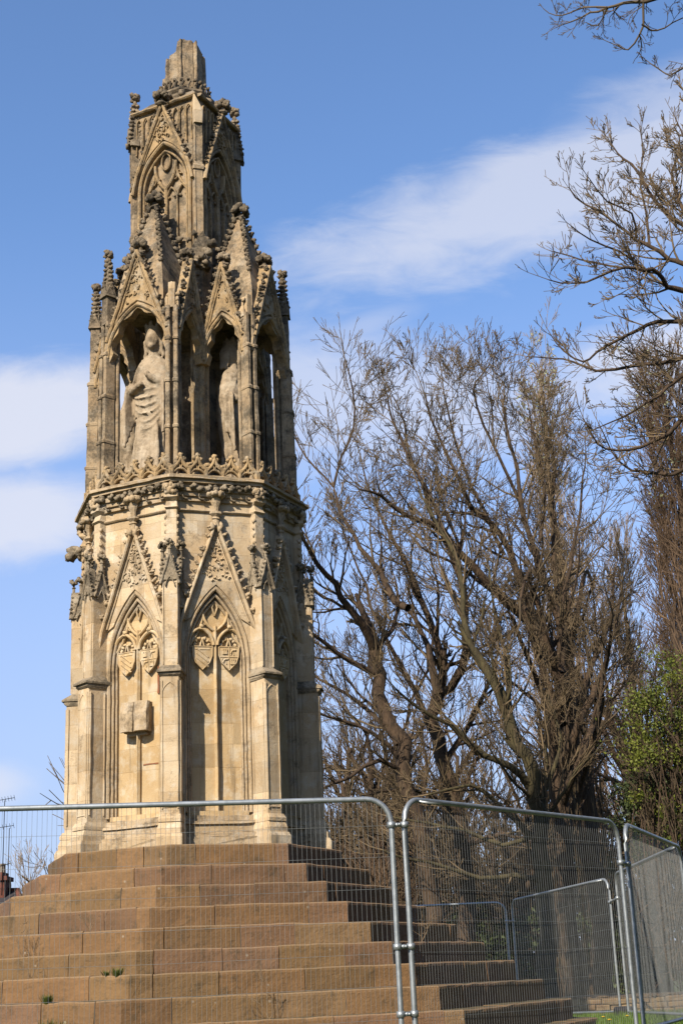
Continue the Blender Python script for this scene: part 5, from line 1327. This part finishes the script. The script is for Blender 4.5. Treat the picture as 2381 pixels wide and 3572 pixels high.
# ================================================================== HOUSE AND AERIALS (far left)
h0 = at(20, 2150, 62); h0.z = gz(h0.x, h0.y) - .2
house = tag(empty('brick_house', h0), 'distant brick house at the left edge with a dark slate roof and brick chimney', 'house')
zr = at(40, 2036, 62).z; cx0 = at(-34, 2100, 65).x; cx1 = at(14, 2100, 65).x; rx1 = at(74, 2060, 62).x; zt = at(8, 1992, 62).z; hy = h0.y
def part(mb, nm, mt): o = mb.build(nm, mt, house, .01); o.location = -h0; return o
m = MB(); m.box(rx1 - 9.5, rx1 - .4, hy - .0, hy + 7, h0.z, zr - 1.6); part(m, 'wall', M_BRICK)
m = MB(); m.loft([[Vector((rx1 - 9.8, hy - .3, zr - 1.7)), Vector((rx1, hy - .3, zr - 1.7)), Vector((rx1, hy + 7.3, zr - 1.7)), Vector((rx1 - 9.8, hy + 7.3, zr - 1.7))],
                  [Vector((rx1 - 9.0, hy + 3.2, zr)), Vector((cx1 + .35, hy + 3.2, zr)), Vector((cx1 + .35, hy + 3.8, zr)), Vector((rx1 - 9.0, hy + 3.8, zr))]])
rf = part(m, 'roof', M_SLATE)
m = MB(); m.tube([Vector((cx1 - .1, hy + 3.2, zr + .04)), Vector((cx1 + .4, hy + 3.2, zr + .04)), Vector((rx1 - .2, hy + .1, zr - 1.58))], .12, .12, 6); m.build('ridge', M_TILE, rf, .0)
m = MB(); m.box(cx0, cx1, hy + 2.6, hy + 3.7, zr - 1.6, zt - .35); m.box(cx0 - .08, cx1 + .08, hy + 2.5, hy + 3.8, zt - .35, zt - .18); m.box(cx0, cx1 - .12, hy + 2.6, hy + 3.7, zt - .18, zt)
ch = m.build('chimney', M_BRICK, rf, .02)
m = MB(); xq = cx1 - .28; m.column([(xq + .17 * math.cos(i * .7854), hy + 3.1 + .17 * math.sin(i * .7854)) for i in range(8)], [(zt, 1), (zt + .30, .85), (zt + .33, 1), (zt + .38, 1)], step=1, cs=xq, cd=hy + 3.1); m.build('chimney_pot', M_POT, rf, 0)
def aerial(px, pyt, nm, arms):
    m = MB(); b = at(px, 2010, 64.4); t = at(px, pyt, 64.4); y = hy + 2.45; x = b.x
    m.tube([(x, y, zr - .2), (x, y, t.z)], .022, .018, 5)
    for dz, a0, a1, n in arms:
        z = t.z - dz; m.tube([(x + a0, y, z - .0), (x + a1, y, z + .12)], .014, .014, 4)
        for i in range(n):
            xx = x + a0 + (a1 - a0) * i / (n - 1); m.tube([(xx, y - .12, z + .12 * i / (n - 1) + .10), (xx, y + .12, z + .12 * i / (n - 1) - .10)], .010, .010, 3)
    m.build(nm, M_ALU, rf, 0)
aerial(16.5, 1902, 'aerial', ((.02, -.9, .18, 8), (1.6, -.35, .12, 4)))
aerial(3, 1838, 'aerial', ((.02, -.5, .42, 8),))
rf_off = -h0
for c in rf.children: c.location = (0, 0, 0)

# small pale things far beyond the wall
p = at(1384, 2300, 80); 
m = MB(); q = at(1381, 2268, 85); m.box(q.x - .35, q.x + .35, q.y, q.y + .4, q.z - .9, q.z + .1, step=1); m.box(q.x - .45, q.x + .45, q.y - .05, q.y + .45, q.z + .1, q.z + .16, step=1)
tag(m.build('white_post_box', M_WHITE, None, 0), 'tiny pale block far beyond the wall between the trunks and the right posts', 'pillar')

# unseen dark foliage added right of frame to block low sky light
rgw2 = random.Random(99); C, X, Y = [], [], []
for i in range(26000):
    y = rgw2.uniform(-34, 4); x = 14.5 + 3.2 * noise.noise(Vector((y * .3, 0, 3))) + rgw2.gauss(0, 1.2); top = 11 + 2.5 * noise.noise(Vector((y * .25, x * .2, 9))); z = rgw2.random() ** .8 * top
    a = Vector((rgw2.gauss(0, 1), rgw2.gauss(0, 1), rgw2.gauss(0, 1))).normalized(); b = a.cross(rv(rgw2)).normalized(); sz = rgw2.uniform(.12, .3)
    C.append((x, y, z)); X.append((a * sz)[:]); Y.append((b * sz)[:])
tag(quads('skylight_screen', C, X, Y, M_DLEAF), 'unseen bank of dark leaves added outside the right edge to block sky light', 'light_screen', None, 'stuff')
